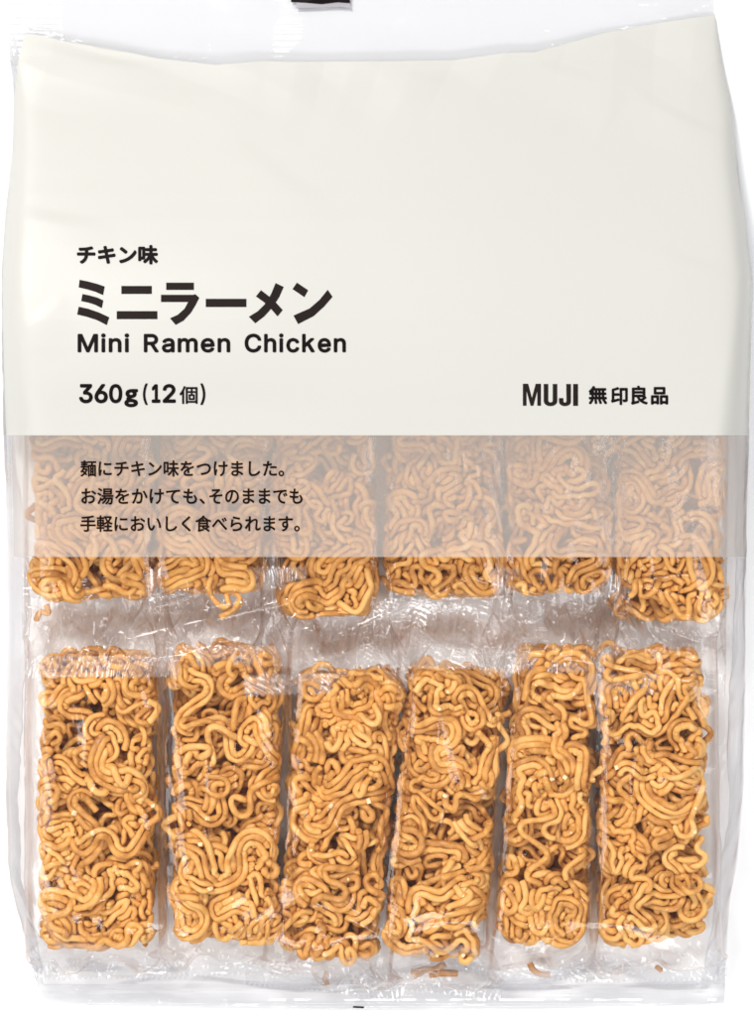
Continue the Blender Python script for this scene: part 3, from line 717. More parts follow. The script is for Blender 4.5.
# ------------------------------------------------------------------ lettering
GLYPHS = {"M":[[60,0,60,509,152,509,277,187,280,179,284,170,287,159,291,147,295,135,299,123,303,110,307,97,311,84,315,71,319,60,322,49,307,49,311,59,314,71,318,83,322,95,326,108,330,121,334,134,338,146,342,158,346,169,349,179,352,187,476,509,568,509,568,0,504,0,504,291,504,302,504,314,504,327,505,340,505,354,505,369,505,383,506,398,506,413,506,428,507,443,507,457,513,457,508,441,503,425,498,409,492,393,487,378,482,363,477,348,472,335,467,322,463,310,459,300,456,291,342,0,286,0,170,291,167,300,163,310,159,321,155,333,150,347,145,361,140,376,134,392,129,408,124,424,118,441,112,457,119,457,119,444,120,430,120,416,120,401,121,386,121,372,121,357,121,342,122,328,122,315,122,302,122,291,122,0],[[0,73,1],[73,2,1],[73,74,2],[74,3,2],[28,45,29],[45,30,29],[45,46,30],[46,31,30],[0,72,73],[75,3,74],[28,44,45],[47,31,46],[76,3,75],[28,48,44],[48,43,44],[48,43,47],[43,31,47],[0,76,72],[76,71,72],[0,77,76],[71,3,76],[42,31,43],[28,49,48],[70,3,71],[0,78,77],[41,31,42],[28,50,49],[69,3,70],[0,79,78],[40,31,41],[28,51,50],[68,3,69],[0,80,79],[39,31,40],[28,52,51],[67,3,68],[0,81,80],[38,31,39],[28,53,52],[66,3,67],[0,82,81],[37,31,38],[28,54,53],[65,3,66],[0,83,82],[36,31,37],[28,55,54],[64,3,65],[0,84,83],[35,31,36],[28,56,55],[63,3,64],[0,85,84],[34,31,35],[28,57,56],[62,3,63],[0,86,85],[33,31,34],[28,58,57],[61,3,62],[0,87,86],[60,3,61],[28,59,58],[32,31,33],[60,4,3],[27,59,28],[60,5,4],[26,59,27],[60,6,5],[25,59,26],[60,7,6],[24,59,25],[60,8,7],[23,59,24],[60,9,8],[22,59,23],[60,10,9],[21,59,22],[60,11,10],[20,59,21],[60,12,11],[19,59,20],[60,18,12],[18,13,12],[18,13,19],[13,59,19],[14,59,13],[60,17,18],[15,59,14],[60,16,17],[60,15,16],[60,59,15]]],"i":[[84,443,73,444,63,448,54,455,47,463,43,472,41,483,43,494,47,504,54,512,63,518,73,522,84,524,95,522,105,518,114,512,121,504,125,494,126,483,125,472,121,463,114,455,105,448,95,444,53,0,53,379,114,379,114,0],[[24,26,25],[24,27,26],[11,13,12],[10,13,11],[10,14,13],[9,14,10],[9,15,14],[8,15,9],[8,16,15],[7,16,8],[7,17,16],[6,17,7],[6,18,17],[5,18,6],[5,19,18],[4,19,5],[4,20,19],[3,20,4],[3,21,20],[2,21,3],[2,22,21],[1,22,2],[1,23,22],[0,23,1]]],"n":[[114,227,114,0,53,0,53,379,112,379,112,287,102,287,116,319,132,344,152,362,175,374,200,382,227,384,252,383,275,377,295,369,313,356,328,340,341,321,350,298,355,271,357,240,357,0,296,0,296,235,293,263,286,286,273,304,256,318,235,326,210,329,192,328,176,324,161,317,147,308,136,297,126,283,119,266,115,248],[[11,13,12],[11,14,13],[10,14,11],[2,4,3],[2,6,4],[6,5,4],[10,15,14],[9,15,10],[9,16,15],[8,16,9],[8,17,16],[7,31,8],[31,17,8],[31,30,17],[30,18,17],[29,18,30],[7,32,31],[28,18,29],[7,33,32],[28,19,18],[6,33,7],[27,19,28],[6,34,33],[6,35,34],[26,19,27],[26,20,19],[6,36,35],[2,37,6],[37,36,6],[25,20,26],[25,21,20],[2,38,37],[24,21,25],[2,0,38],[24,22,21],[23,22,24],[2,1,0]]],"R":[[60,0,121,0,121,509,60,509,60,509,265,509,262,450,60,450,265,509,265,509,262,450,262,450,265,509,320,498,295,443,262,450,320,498,368,466,323,424,295,443,368,466,399,418,341,396,323,424,399,418,410,362,348,362,341,396,410,362,399,306,341,328,348,362,399,306,368,258,323,300,341,328,368,258,320,226,295,281,323,300,320,226,265,215,262,274,295,281,265,215,60,215,60,274,262,274,215,240,285,240,428,0,355,0],[[0,1,2,3],[4,5,6,7],[8,9,10,11],[12,13,14,15],[16,17,18,19],[20,21,22,23],[24,25,26,27],[28,29,30,31],[32,33,34,35],[36,37,38,39],[40,41,42,43],[44,45,46,47],[48,49,50,51]]],"a":[[160,-9,137,-7,115,-3,94,5,76,15,60,29,48,45,38,63,32,84,30,108,32,128,36,146,43,161,53,174,64,184,78,193,92,200,108,206,125,211,143,214,161,217,178,220,200,223,218,225,234,227,247,229,257,231,265,235,271,240,274,246,276,255,276,257,275,272,272,285,267,297,260,307,251,315,240,322,227,327,212,330,196,331,178,330,163,327,149,322,137,316,127,309,118,301,110,292,104,283,100,274,41,291,51,313,64,331,79,346,95,358,114,368,133,375,153,380,173,383,194,384,208,384,223,382,239,379,255,375,271,369,286,360,300,350,312,336,322,320,330,301,335,278,337,251,337,0,277,0,277,52,272,52,267,43,260,34,252,25,242,16,229,8,215,1,199,-4,181,-7,170,45,192,47,211,51,228,59,242,68,254,80,263,93,270,108,274,122,276,138,276,190,272,187,267,184,259,182,251,180,241,178,231,176,221,174,210,173,200,171,191,170,182,169,175,168,161,166,147,163,134,159,122,153,112,147,103,139,97,130,93,118,92,105,93,93,96,82,102,72,109,64,119,57,130,52,142,48,156,46],[[58,60,59],[58,61,60],[57,61,58],[57,62,61],[56,62,57],[56,63,62],[55,63,56],[55,64,63],[55,65,64],[54,65,55],[54,66,65],[53,66,54],[53,67,66],[52,67,53],[52,40,67],[40,39,67],[39,68,67],[51,41,52],[41,40,52],[51,42,41],[38,68,39],[51,43,42],[37,68,38],[51,44,43],[36,68,37],[36,69,68],[51,45,44],[35,69,36],[50,45,51],[50,46,45],[34,69,35],[34,70,69],[50,47,46],[33,70,34],[50,48,47],[49,48,50],[32,70,33],[32,71,70],[31,71,32],[30,71,31],[29,71,30],[29,72,71],[28,72,29],[27,72,28],[26,94,27],[94,72,27],[25,94,26],[24,94,25],[23,94,24],[22,94,23],[21,94,22],[20,94,21],[19,94,20],[18,94,19],[17,94,18],[16,94,17],[15,94,16],[14,94,15],[14,95,94],[93,72,94],[14,96,95],[14,97,96],[13,97,14],[13,98,97],[13,99,98],[13,100,99],[13,101,100],[13,102,101],[12,102,13],[12,103,102],[12,104,103],[12,105,104],[12,106,105],[12,107,106],[12,108,107],[12,109,108],[11,109,12],[11,110,109],[11,111,110],[11,112,111],[10,112,11],[10,113,112],[92,72,93],[10,114,113],[9,114,10],[91,72,92],[9,115,114],[8,115,9],[90,72,91],[8,116,115],[89,72,90],[8,117,116],[7,117,8],[7,118,117],[88,74,89],[74,72,89],[7,119,118],[87,74,88],[7,120,119],[6,120,7],[86,75,87],[75,74,87],[6,121,120],[6,122,121],[86,76,75],[73,72,74],[85,76,86],[6,123,122],[84,76,85],[6,84,123],[6,76,84],[5,76,6],[5,77,76],[5,78,77],[4,78,5],[4,79,78],[4,80,79],[3,80,4],[3,81,80],[2,81,3],[2,82,81],[1,82,2],[1,83,82],[0,83,1]]],"m":[[53,0,53,379,112,379,112,295,108,295,114,314,122,331,132,346,144,358,158,368,172,376,187,382,203,385,219,386,245,383,268,375,287,361,303,342,314,320,321,295,312,295,318,312,326,329,337,343,350,356,364,366,381,375,398,381,417,385,437,386,458,385,478,380,497,372,514,361,529,346,541,328,550,307,555,283,557,255,557,0,496,0,496,254,493,279,485,298,473,313,456,323,438,329,419,330,402,329,387,326,374,320,363,312,353,302,345,290,340,277,336,263,335,247,335,0,274,0,274,260,272,280,265,297,253,311,238,322,220,328,199,330,185,329,171,326,158,320,145,312,135,302,126,289,119,274,115,257,114,238,114,0],[[12,14,13],[28,30,29],[11,14,12],[27,30,28],[27,31,30],[11,15,14],[10,15,11],[26,31,27],[26,32,31],[0,2,1],[0,4,2],[4,3,2],[9,15,10],[25,32,26],[9,16,15],[25,33,32],[8,16,9],[24,33,25],[8,17,16],[24,34,33],[7,17,8],[23,34,24],[23,35,34],[6,17,7],[22,47,23],[47,35,23],[6,65,17],[65,18,17],[5,66,6],[66,65,6],[64,18,65],[22,48,47],[46,35,47],[5,67,66],[22,49,48],[21,49,22],[45,35,46],[45,36,35],[63,18,64],[5,68,67],[21,50,49],[44,36,45],[62,18,63],[5,69,68],[62,19,18],[21,51,50],[4,69,5],[43,36,44],[20,51,21],[4,70,69],[20,52,51],[61,19,62],[43,37,36],[20,53,52],[4,71,70],[42,37,43],[60,20,61],[20,19,61],[0,72,4],[72,71,4],[60,53,20],[60,54,53],[42,38,37],[59,54,60],[41,38,42],[59,55,54],[0,73,72],[59,56,55],[58,56,59],[0,74,73],[41,39,38],[40,39,41],[58,57,56],[0,75,74]]],"e":[[212,-8,177,-5,145,3,117,16,92,35,72,58,56,85,44,116,37,150,34,187,36,224,44,258,55,290,71,317,91,340,115,359,142,373,172,382,205,384,226,383,246,380,266,374,285,366,303,355,319,341,334,324,347,305,357,282,365,256,370,227,371,194,371,169,75,169,75,221,338,221,310,202,308,226,304,248,298,269,288,286,277,301,263,314,246,323,227,328,205,330,183,328,164,323,146,313,131,301,119,286,109,270,102,251,97,231,96,211,96,178,98,151,102,127,110,106,121,88,135,73,151,61,169,53,190,48,212,46,227,47,241,49,254,53,265,58,276,65,285,73,294,82,300,93,306,105,365,91,358,72,348,55,335,39,320,26,302,14,283,4,261,-3,237,-7],[[17,19,18],[17,20,19],[16,20,17],[16,21,20],[16,22,21],[15,22,16],[15,23,22],[14,23,15],[14,24,23],[14,25,24],[13,45,14],[45,44,14],[44,25,14],[43,25,44],[42,25,43],[13,46,45],[42,26,25],[41,26,42],[13,47,46],[12,47,13],[40,26,41],[12,48,47],[40,27,26],[39,27,40],[12,49,48],[11,49,12],[11,50,49],[38,27,39],[38,28,27],[11,51,50],[37,28,38],[10,51,11],[37,29,28],[10,52,51],[36,29,37],[10,33,52],[33,53,52],[36,34,29],[34,30,29],[35,34,36],[9,33,10],[9,32,33],[53,34,33],[53,30,34],[54,30,53],[54,31,30],[8,32,9],[55,31,54],[8,31,32],[8,55,31],[8,56,55],[7,56,8],[7,57,56],[6,57,7],[6,58,57],[71,73,72],[70,73,71],[70,74,73],[6,59,58],[5,59,6],[69,74,70],[5,60,59],[68,74,69],[68,75,74],[67,75,68],[5,61,60],[66,75,67],[4,61,5],[66,76,75],[4,62,61],[65,76,66],[64,76,65],[4,63,62],[63,76,64],[4,76,63],[4,77,76],[3,77,4],[3,78,77],[2,78,3],[2,79,78],[2,80,79],[1,80,2],[1,81,80],[0,81,1]]],"C":[[267,-7,225,-3,186,7,150,25,119,49,92,79,70,115,53,157,44,203,40,254,44,305,53,352,70,393,92,429,119,459,150,484,186,501,225,512,267,516,293,514,317,511,340,504,362,496,383,485,402,471,419,456,435,438,448,418,459,397,467,373,473,348,408,348,404,365,397,380,389,395,380,407,369,418,357,428,344,437,330,444,315,449,300,453,284,455,267,456,237,453,209,445,184,432,161,414,141,391,125,364,113,332,106,295,103,254,106,213,113,177,125,145,141,117,161,94,184,76,210,63,237,56,267,53,284,54,300,56,315,60,330,65,344,72,357,81,369,90,380,102,389,114,397,128,404,144,408,160,473,160,467,135,459,112,448,91,435,71,420,53,402,38,383,24,363,13,341,5,317,-2,293,-6],[[17,19,18],[17,20,19],[16,20,17],[16,21,20],[16,22,21],[15,22,16],[15,23,22],[15,24,23],[14,24,15],[14,25,24],[13,44,14],[44,43,14],[43,25,14],[42,25,43],[42,26,25],[41,26,42],[13,45,44],[40,26,41],[39,26,40],[13,46,45],[38,26,39],[38,27,26],[37,27,38],[13,47,46],[12,47,13],[36,27,37],[35,27,36],[35,28,27],[12,48,47],[34,28,35],[34,29,28],[33,29,34],[11,48,12],[11,49,48],[32,29,33],[32,30,29],[31,30,32],[11,50,49],[10,50,11],[10,51,50],[9,51,10],[9,52,51],[8,52,9],[8,53,52],[8,54,53],[7,54,8],[7,55,54],[72,74,73],[72,75,74],[6,55,7],[6,56,55],[71,75,72],[71,76,75],[70,76,71],[6,57,56],[5,57,6],[69,76,70],[69,77,76],[68,77,69],[5,58,57],[68,78,77],[67,78,68],[66,78,67],[4,58,5],[4,59,58],[65,78,66],[65,79,78],[64,79,65],[4,60,59],[63,79,64],[62,79,63],[4,61,60],[61,79,62],[61,80,79],[4,80,61],[3,80,4],[3,81,80],[2,81,3],[2,82,81],[2,83,82],[1,83,2],[1,84,83],[1,85,84],[0,85,1]]],"h":[[114,227,114,0,53,0,53,509,114,509,114,287,102,287,116,319,132,344,152,362,175,374,200,382,227,384,252,383,275,377,295,369,313,356,328,340,341,321,350,298,355,271,357,240,357,0,296,0,296,235,293,263,286,286,273,304,256,318,235,326,210,329,192,328,176,324,161,317,147,308,136,297,126,283,119,266,115,248],[[2,4,3],[2,6,4],[6,5,4],[11,13,12],[11,14,13],[10,14,11],[10,15,14],[9,15,10],[9,16,15],[8,16,9],[8,17,16],[7,31,8],[31,17,8],[31,30,17],[30,18,17],[29,18,30],[7,32,31],[28,18,29],[7,33,32],[28,19,18],[6,33,7],[27,19,28],[6,34,33],[6,35,34],[26,19,27],[26,20,19],[6,36,35],[2,37,6],[37,36,6],[25,20,26],[25,21,20],[2,38,37],[24,21,25],[2,0,38],[24,22,21],[23,22,24],[2,1,0]]],"c":[[207,-8,174,-5,144,3,117,16,93,35,72,58,56,85,44,116,37,150,34,187,37,225,44,260,56,291,72,318,93,341,117,360,144,374,174,382,207,384,226,384,243,381,260,377,276,371,291,364,305,356,318,346,330,335,340,322,349,308,356,293,362,277,303,262,300,272,295,281,290,289,284,297,278,304,270,311,261,316,252,321,242,325,231,328,220,329,207,330,184,328,163,321,145,310,130,296,118,278,108,258,102,236,98,212,96,187,98,163,102,139,108,117,118,97,130,80,145,66,163,55,184,49,207,46,220,47,232,49,243,52,253,55,262,60,271,66,279,73,285,80,292,89,297,98,301,107,304,117,363,102,357,86,350,70,341,56,331,43,319,32,306,21,292,12,277,5,261,-1,244,-5,226,-7],[[17,19,18],[17,20,19],[16,20,17],[16,21,20],[16,22,21],[15,22,16],[15,23,22],[15,24,23],[14,24,15],[14,25,24],[14,26,25],[13,43,14],[43,26,14],[43,42,26],[42,27,26],[13,44,43],[41,27,42],[13,45,44],[40,27,41],[39,27,40],[39,28,27],[13,46,45],[38,28,39],[12,46,13],[37,28,38],[36,28,37],[12,47,46],[36,29,28],[35,29,36],[34,29,35],[12,48,47],[34,30,29],[11,48,12],[33,30,34],[32,30,33],[11,49,48],[32,31,30],[10,49,11],[10,50,49],[10,51,50],[9,51,10],[9,52,51],[8,52,9],[8,53,52],[8,54,53],[7,54,8],[7,55,54],[7,56,55],[72,74,73],[6,56,7],[71,74,72],[71,75,74],[70,75,71],[6,57,56],[69,75,70],[69,76,75],[5,57,6],[5,58,57],[68,76,69],[67,76,68],[67,77,76],[66,77,67],[5,59,58],[65,77,66],[4,59,5],[65,78,77],[64,78,65],[4,60,59],[63,78,64],[62,78,63],[4,61,60],[61,78,62],[4,78,61],[4,79,78],[3,79,4],[3,80,79],[3,81,80],[2,81,3],[2,82,81],[2,83,82],[1,83,2],[1,84,83],[1,85,84],[0,85,1]]],"k":[[53,0,114,0,114,509,53,509,114,140,114,216,285,384,362,384,178,215,226,258,375,0,300,0],[[0,1,2,3],[4,5,6,7],[8,9,10,11]]],"3":[[218,-7,188,-5,159,1,133,10,108,22,88,38,70,57,57,79,48,104,44,132,109,132,112,115,118,100,126,87,137,76,150,66,165,59,182,54,200,51,219,50,239,51,258,55,275,61,291,69,304,80,315,93,323,108,328,125,329,145,328,163,323,180,316,196,306,211,292,223,275,234,254,241,229,246,201,248,157,248,157,299,288,448,288,452,70,452,70,509,372,509,372,461,211,278,211,289,247,290,279,286,308,276,333,262,354,244,371,222,383,198,391,173,393,145,390,116,383,90,370,66,354,45,333,27,309,12,281,2,251,-5],[[42,44,43],[42,45,44],[42,41,45],[41,40,45],[40,46,45],[39,47,40],[47,46,40],[38,47,39],[47,49,48],[38,49,47],[38,50,49],[38,51,50],[38,37,51],[37,52,51],[36,52,37],[35,52,36],[35,53,52],[34,53,35],[33,53,34],[32,53,33],[32,54,53],[31,54,32],[31,55,54],[30,55,31],[29,55,30],[29,56,55],[28,56,29],[27,56,28],[27,57,56],[8,10,9],[8,11,10],[26,57,27],[26,58,57],[8,12,11],[25,58,26],[7,12,8],[7,13,12],[24,58,25],[24,59,58],[7,14,13],[23,59,24],[6,14,7],[6,15,14],[22,59,23],[6,16,15],[22,60,59],[21,60,22],[6,17,16],[5,17,6],[20,60,21],[5,18,17],[19,60,20],[5,19,18],[5,60,19],[5,61,60],[4,61,5],[4,62,61],[3,62,4],[3,63,62],[2,63,3],[2,64,63],[1,64,2],[1,0,64]]],"6":[[226,-7,196,-4,168,3,142,15,119,31,100,51,84,74,73,101,66,130,64,162,65,187,71,212,80,239,93,268,112,302,137,340,252,509,322,509,151,261,145,261,151,270,157,279,165,288,174,295,184,302,196,307,208,311,221,313,235,314,265,312,291,305,316,295,337,280,355,262,370,240,380,215,387,187,389,157,387,127,379,98,368,73,352,50,333,30,310,14,284,3,257,-4,226,48,245,50,263,55,279,63,293,73,304,86,314,101,322,119,326,137,327,157,326,178,322,196,314,213,304,228,293,241,279,251,263,259,245,264,226,265,207,264,190,259,174,252,160,241,148,229,138,214,131,197,126,179,125,158,126,138,131,119,138,102,148,86,160,73,174,63,190,55,207,50],[[15,17,16],[15,23,17],[23,18,17],[14,23,15],[27,29,28],[26,29,27],[26,30,29],[25,30,26],[24,30,25],[24,31,30],[13,23,14],[23,31,24],[13,22,23],[18,31,23],[18,32,31],[13,21,22],[18,64,32],[64,33,32],[13,20,21],[13,19,20],[12,19,13],[18,65,64],[63,33,64],[18,66,65],[62,33,63],[62,34,33],[12,18,19],[12,66,18],[12,67,66],[61,34,62],[12,68,67],[60,34,61],[12,69,68],[59,34,60],[59,35,34],[11,69,12],[11,70,69],[58,35,59],[58,36,35],[11,71,70],[57,36,58],[10,71,11],[10,72,71],[56,36,57],[56,37,36],[9,72,10],[9,73,72],[55,37,56],[8,73,9],[8,74,73],[54,37,55],[54,38,37],[8,75,74],[53,38,54],[7,75,8],[53,39,38],[7,76,75],[52,39,53],[7,77,76],[51,39,52],[6,77,7],[51,40,39],[6,78,77],[50,40,51],[5,78,6],[5,79,78],[49,40,50],[49,41,40],[5,80,79],[48,41,49],[5,81,80],[47,41,48],[4,81,5],[4,46,81],[46,41,47],[46,42,41],[4,42,46],[3,42,4],[3,43,42],[2,43,3],[2,44,43],[1,44,2],[1,45,44],[0,45,1]]],"0":[[227,-7,191,-3,158,7,130,24,105,48,85,77,69,113,57,155,50,202,48,254,50,306,57,353,69,395,85,431,106,461,130,484,159,502,191,512,227,516,262,512,295,502,323,484,348,461,368,431,384,395,396,353,403,306,405,254,403,202,396,155,384,113,368,77,348,48,323,24,295,7,263,-3,227,50,250,52,271,60,290,74,306,92,320,116,330,144,338,176,342,213,344,254,342,295,338,332,330,365,320,393,306,416,290,435,271,449,250,457,227,460,203,457,182,449,163,435,147,416,134,393,123,365,115,332,111,295,109,254,111,213,115,176,123,144,134,116,147,92,163,74,182,60,203,52],[[17,19,18],[16,19,17],[16,20,19],[15,20,16],[15,21,20],[14,21,15],[14,22,21],[14,54,22],[54,53,22],[53,23,22],[13,55,14],[55,54,14],[13,56,55],[52,23,53],[13,57,56],[51,23,52],[13,58,57],[50,23,51],[50,24,23],[12,58,13],[12,59,58],[49,24,50],[11,59,12],[49,25,24],[11,60,59],[48,25,49],[11,61,60],[47,25,48],[10,61,11],[47,26,25],[10,62,61],[46,26,47],[9,62,10],[46,27,26],[9,63,62],[45,27,46],[8,63,9],[8,64,63],[44,27,45],[44,28,27],[8,65,64],[43,28,44],[7,65,8],[43,29,28],[7,66,65],[42,29,43],[6,66,7],[42,30,29],[6,67,66],[41,30,42],[40,30,41],[6,68,67],[5,68,6],[40,31,30],[5,69,68],[39,31,40],[39,32,31],[4,69,5],[4,70,69],[38,32,39],[4,71,70],[37,32,38],[36,32,37],[4,36,71],[4,32,36],[4,33,32],[3,33,4],[2,33,3],[2,34,33],[2,35,34],[1,35,2],[1,0,35]]],"1":[[76,0,76,55,391,55,391,0,276,509,276,0,212,0,212,448,209,448,86,358,86,427,198,509],[[10,4,11],[10,8,4],[8,7,4],[7,5,4],[10,9,8],[6,5,7],[0,2,1],[0,3,2]]],"(":[[89,207,90,244,94,283,101,324,109,364,119,403,132,441,145,477,160,510,177,539,236,539,219,503,204,466,191,428,179,390,169,351,161,313,156,276,152,241,151,207,152,176,155,145,160,115,167,83,177,50,188,16,202,-19,218,-57,236,-96,177,-96,150,-46,128,4,111,55,99,106,92,156],[[8,10,9],[8,11,10],[7,11,8],[7,12,11],[6,12,7],[6,13,12],[5,13,6],[5,14,13],[4,14,5],[4,15,14],[3,15,4],[3,16,15],[2,16,3],[2,17,16],[1,17,2],[1,18,17],[0,18,1],[0,19,18],[34,19,0],[34,20,19],[34,21,20],[33,21,34],[33,22,21],[33,23,22],[32,23,33],[32,24,23],[31,24,32],[31,25,24],[31,26,25],[30,26,31],[30,27,26],[29,27,30],[29,28,27]]],")":[[37,-96,56,-56,72,-18,86,18,97,52,106,85,113,116,118,147,121,177,122,207,121,241,117,276,112,313,104,351,94,390,82,428,69,466,54,503,37,539,97,539,113,510,128,477,142,441,154,403,164,364,173,323,179,283,183,244,184,207,182,156,174,104,161,53,144,3,123,-47,97,-96],[[17,19,18],[17,20,19],[17,21,20],[16,21,17],[16,22,21],[15,22,16],[15,23,22],[14,23,15],[14,24,23],[13,24,14],[13,25,24],[12,25,13],[12,26,25],[11,26,12],[11,27,26],[10,27,11],[10,28,27],[9,28,10],[8,28,9],[8,29,28],[7,29,8],[7,30,29],[6,30,7],[5,30,6],[5,31,30],[4,31,5],[4,32,31],[3,32,4],[2,32,3],[2,33,32],[1,33,2],[1,34,33],[0,34,1]]],"2":[[64,0,64,47,234,229,252,248,268,266,282,282,294,298,303,312,311,327,316,341,319,356,320,371,319,389,315,405,308,419,298,431,287,441,273,449,258,455,241,458,224,460,205,458,188,454,172,447,159,438,148,427,139,413,132,398,128,381,127,362,66,362,68,391,75,418,86,442,102,464,121,482,143,496,168,507,196,513,225,516,254,513,281,507,306,497,328,482,346,465,361,445,372,423,379,398,381,372,380,354,377,336,371,318,363,299,351,280,336,259,317,235,294,209,267,180,153,60,153,57,389,57,389,0],[[38,40,39],[38,41,40],[37,41,38],[37,42,41],[36,42,37],[36,43,42],[35,43,36],[35,44,43],[34,44,35],[34,20,44],[20,19,44],[19,45,44],[33,21,34],[21,20,34],[18,45,19],[33,22,21],[17,45,18],[33,23,22],[16,45,17],[33,24,23],[16,46,45],[32,24,33],[15,46,16],[32,25,24],[14,46,15],[32,26,25],[14,47,46],[13,47,14],[31,26,32],[31,27,26],[12,47,13],[12,48,47],[31,28,27],[30,28,31],[11,48,12],[30,29,28],[11,49,48],[10,49,11],[9,49,10],[9,50,49],[8,50,9],[8,51,50],[7,51,8],[7,52,51],[6,52,7],[6,53,52],[5,53,6],[4,53,5],[4,54,53],[3,54,4],[3,55,54],[2,55,3],[2,56,55],[1,56,2],[1,57,56],[1,58,57],[1,59,58],[1,60,59],[1,61,60],[0,61,1]]]}
def letter_obj(name, polys, parent, mat, dil=0.0, z0=1.3):
    """polys: list of (points px, faces); stroke weight is built up by stacking shifted copies"""
    shifts = [(0, 0)]
    if dil > 0:
        shifts += [(dil * math.cos(a), dil * math.sin(a)) for a in [k * math.pi / 4 for k in range(8)]]
    me = bpy.data.meshes.new(name); vs = []; fs = []
    for k, (dx, dy) in enumerate(shifts):
        for pts, faces in polys:
            b = len(vs)
            a = np.array(pts, float) + (dx, dy)
            z = z_front(a[:, 0], a[:, 1]) + z0 + 0.03 * k
            vs += [tuple(x) for x in Pn(a[:, 0], a[:, 1], z)]
            fs += [[b + i for i in f] for f in faces]
    me.from_pydata(vs, [], fs); me.update()
    return link(name, me, mat, parent)
def fit(pts, box):
    a = np.array(pts, float); lo = a.min(0); hi = a.max(0)
    x0, y0, x1, y1 = box
    sx = (x1 - x0) / (hi[0] - lo[0]); sy = (y1 - y0) / (hi[1] - lo[1])
    return np.stack([x0 + (a[:, 0] - lo[0]) * sx, y1 - (a[:, 1] - lo[1]) * sy], -1)
def jp(text, box):
    """Japanese text in Blender's own built-in font, as flat outlines fitted to a box"""
    c = bpy.data.curves.new('t', 'FONT'); c.body = text; c.fill_mode = 'FRONT'; c.resolution_u = 4
    o = bpy.data.objects.new('t', c); col.objects.link(o)
    me = bpy.data.meshes.new_from_object(o.evaluated_get(bpy.context.evaluated_depsgraph_get()))
    pts = [(v.co.x, v.co.y) for v in me.vertices]; faces = [list(p.vertices) for p in me.polygons]
    bpy.data.objects.remove(o); bpy.data.meshes.remove(me)
    bpy.data.curves.remove(c)
    return (fit(pts, box), faces)
def latin(ch, x, base, em, sx=1.0, box=None):
    vs, faces = GLYPHS[ch]
    a = np.array(vs, float).reshape(-1, 2) / 1000.0
    if box: return (fit(a, box), faces)
    lo = a.min(0)
    return (np.stack([x + (a[:, 0] - lo[0]) * em * sx, base - a[:, 1] * em], -1), faces), (a[:, 0].max() - lo[0]) * em * sx
def zoomed(polys, ox, oy, k):
    return [([(ox + x / k, oy + y / k) for x, y in p], [list(range(len(p)))]) for p in polys]
def arc_band(outer, inner):
    return outer + inner[::-1]
def strips(a, b):
    """quads between two rails of equal length"""
    out = []
    for i in range(len(a) - 1): out.append([a[i], a[i + 1], b[i + 1], b[i]])
    return out
# flavour line
letter_obj('flavour_lettering', [jp('チキン味', (77.7, 245.8, 157.2, 263.6))], panel, MAT_BLACK, 0.85)
# big title, drawn stroke by stroke
Z1 = lambda pl: zoomed(pl, 70, 235, 5.2)
Z2 = lambda pl: zoomed(pl, 200, 270, 5.2)
title = []
title += Z1(strips([(50, 233), (90, 241), (140, 254), (180, 268)], [(45, 272), (85, 281), (130, 294), (172, 312)]))
title += Z1(strips([(65, 307), (100, 314), (140, 325), (173, 340)], [(58, 343), (95, 351), (130, 362), (165, 380)]))
title += Z1(strips([(45, 373), (95, 384), (150, 403), (204, 428)], [(37, 413), (85, 424), (140, 442), (191, 468)]))
title += Z1([[(267, 265), (425, 265), (425, 306), (267, 306)], [(243, 396), (454, 396), (454, 437), (243, 437)]])
title += Z1([[(500, 248), (644, 248), (644, 285), (500, 285)], [(473, 311), (640, 311), (652, 308), (612, 348), (473, 348)],
             [(652, 308), (672, 326), (655, 360), (616, 345), (612, 348)]])
title += Z1(strips([(655, 360), (630, 402), (590, 445), (549, 467)], [(616, 345), (596, 383), (560, 415), (520, 433)]))
title += Z2([[(30, 150), (241, 150), (241, 192), (30, 192)]])
title += Z2(strips([(393, 68), (372, 120), (345, 170), (300, 215), (254, 243)], [(435, 88), (412, 140), (380, 190), (335, 240), (287, 277)]))
title += Z2(strips([(317, 105), (360, 138), (400, 175), (430, 208)], [(291, 137), (330, 165), (372, 205), (403, 241)]))
title += Z2([[(504, 66), (562, 105), (543, 141), (481, 99)]])
title += Z2(strips([(664, 103), (622, 155), (570, 200), (486, 237)], [(689, 139), (645, 190), (590, 240), (510, 281)]))
letter_obj('title_lettering', title, panel, MAT_INK, 0.0)
# latin line: measured left edges of the glyphs
word = []
LEM = 17.0 / (max(GLYPHS['M'][0][1::2]) / 1000.0)
def run(text, x0, x1, base, em, track):
    x = 0; items = []
    for ch in text:
        if ch == ' ': x += 0.30 * em + track; continue
        (pts, fc), w = latin(ch, x, base, em)
        items.append((pts, fc)); x += w + track + (0.075 * em)
    end = x - track - 0.075 * em
    k = (x1 - x0) / end
    return [(np.stack([x0 + p[:, 0] * k, p[:, 1]], -1), f) for p, f in items]
word += run('Mini', 78.3, 128.4, 351.6, LEM, 1.5)
word += run('Ramen', 144.5, 229.5, 351.6, LEM, 1.5)
word += run('Chicken', 245.3, 345.2, 351.6, LEM, 1.5)
letter_obj('latin_name_lettering', word, panel, MAT_BLACK, 0.72)
amt = []
for ch, bx in (('3', (79.8, 384.8, 92, 402.5)), ('6', (95.2, 384.8, 107, 402.5)), ('0', (109.8, 384.8, 121.5, 402.5)),
               ('1', (152.4, 385.0, 159.6, 402.1)), ('2', (163.4, 384.8, 175, 402.1))):
    amt.append(latin(ch, 0, 0, 0, box=bx))
amt.append(jp('g', (125.0, 389.8, 137.2, 406.4)))
letter_obj('weight_lettering', amt, panel, MAT_BLACK, 0.78)
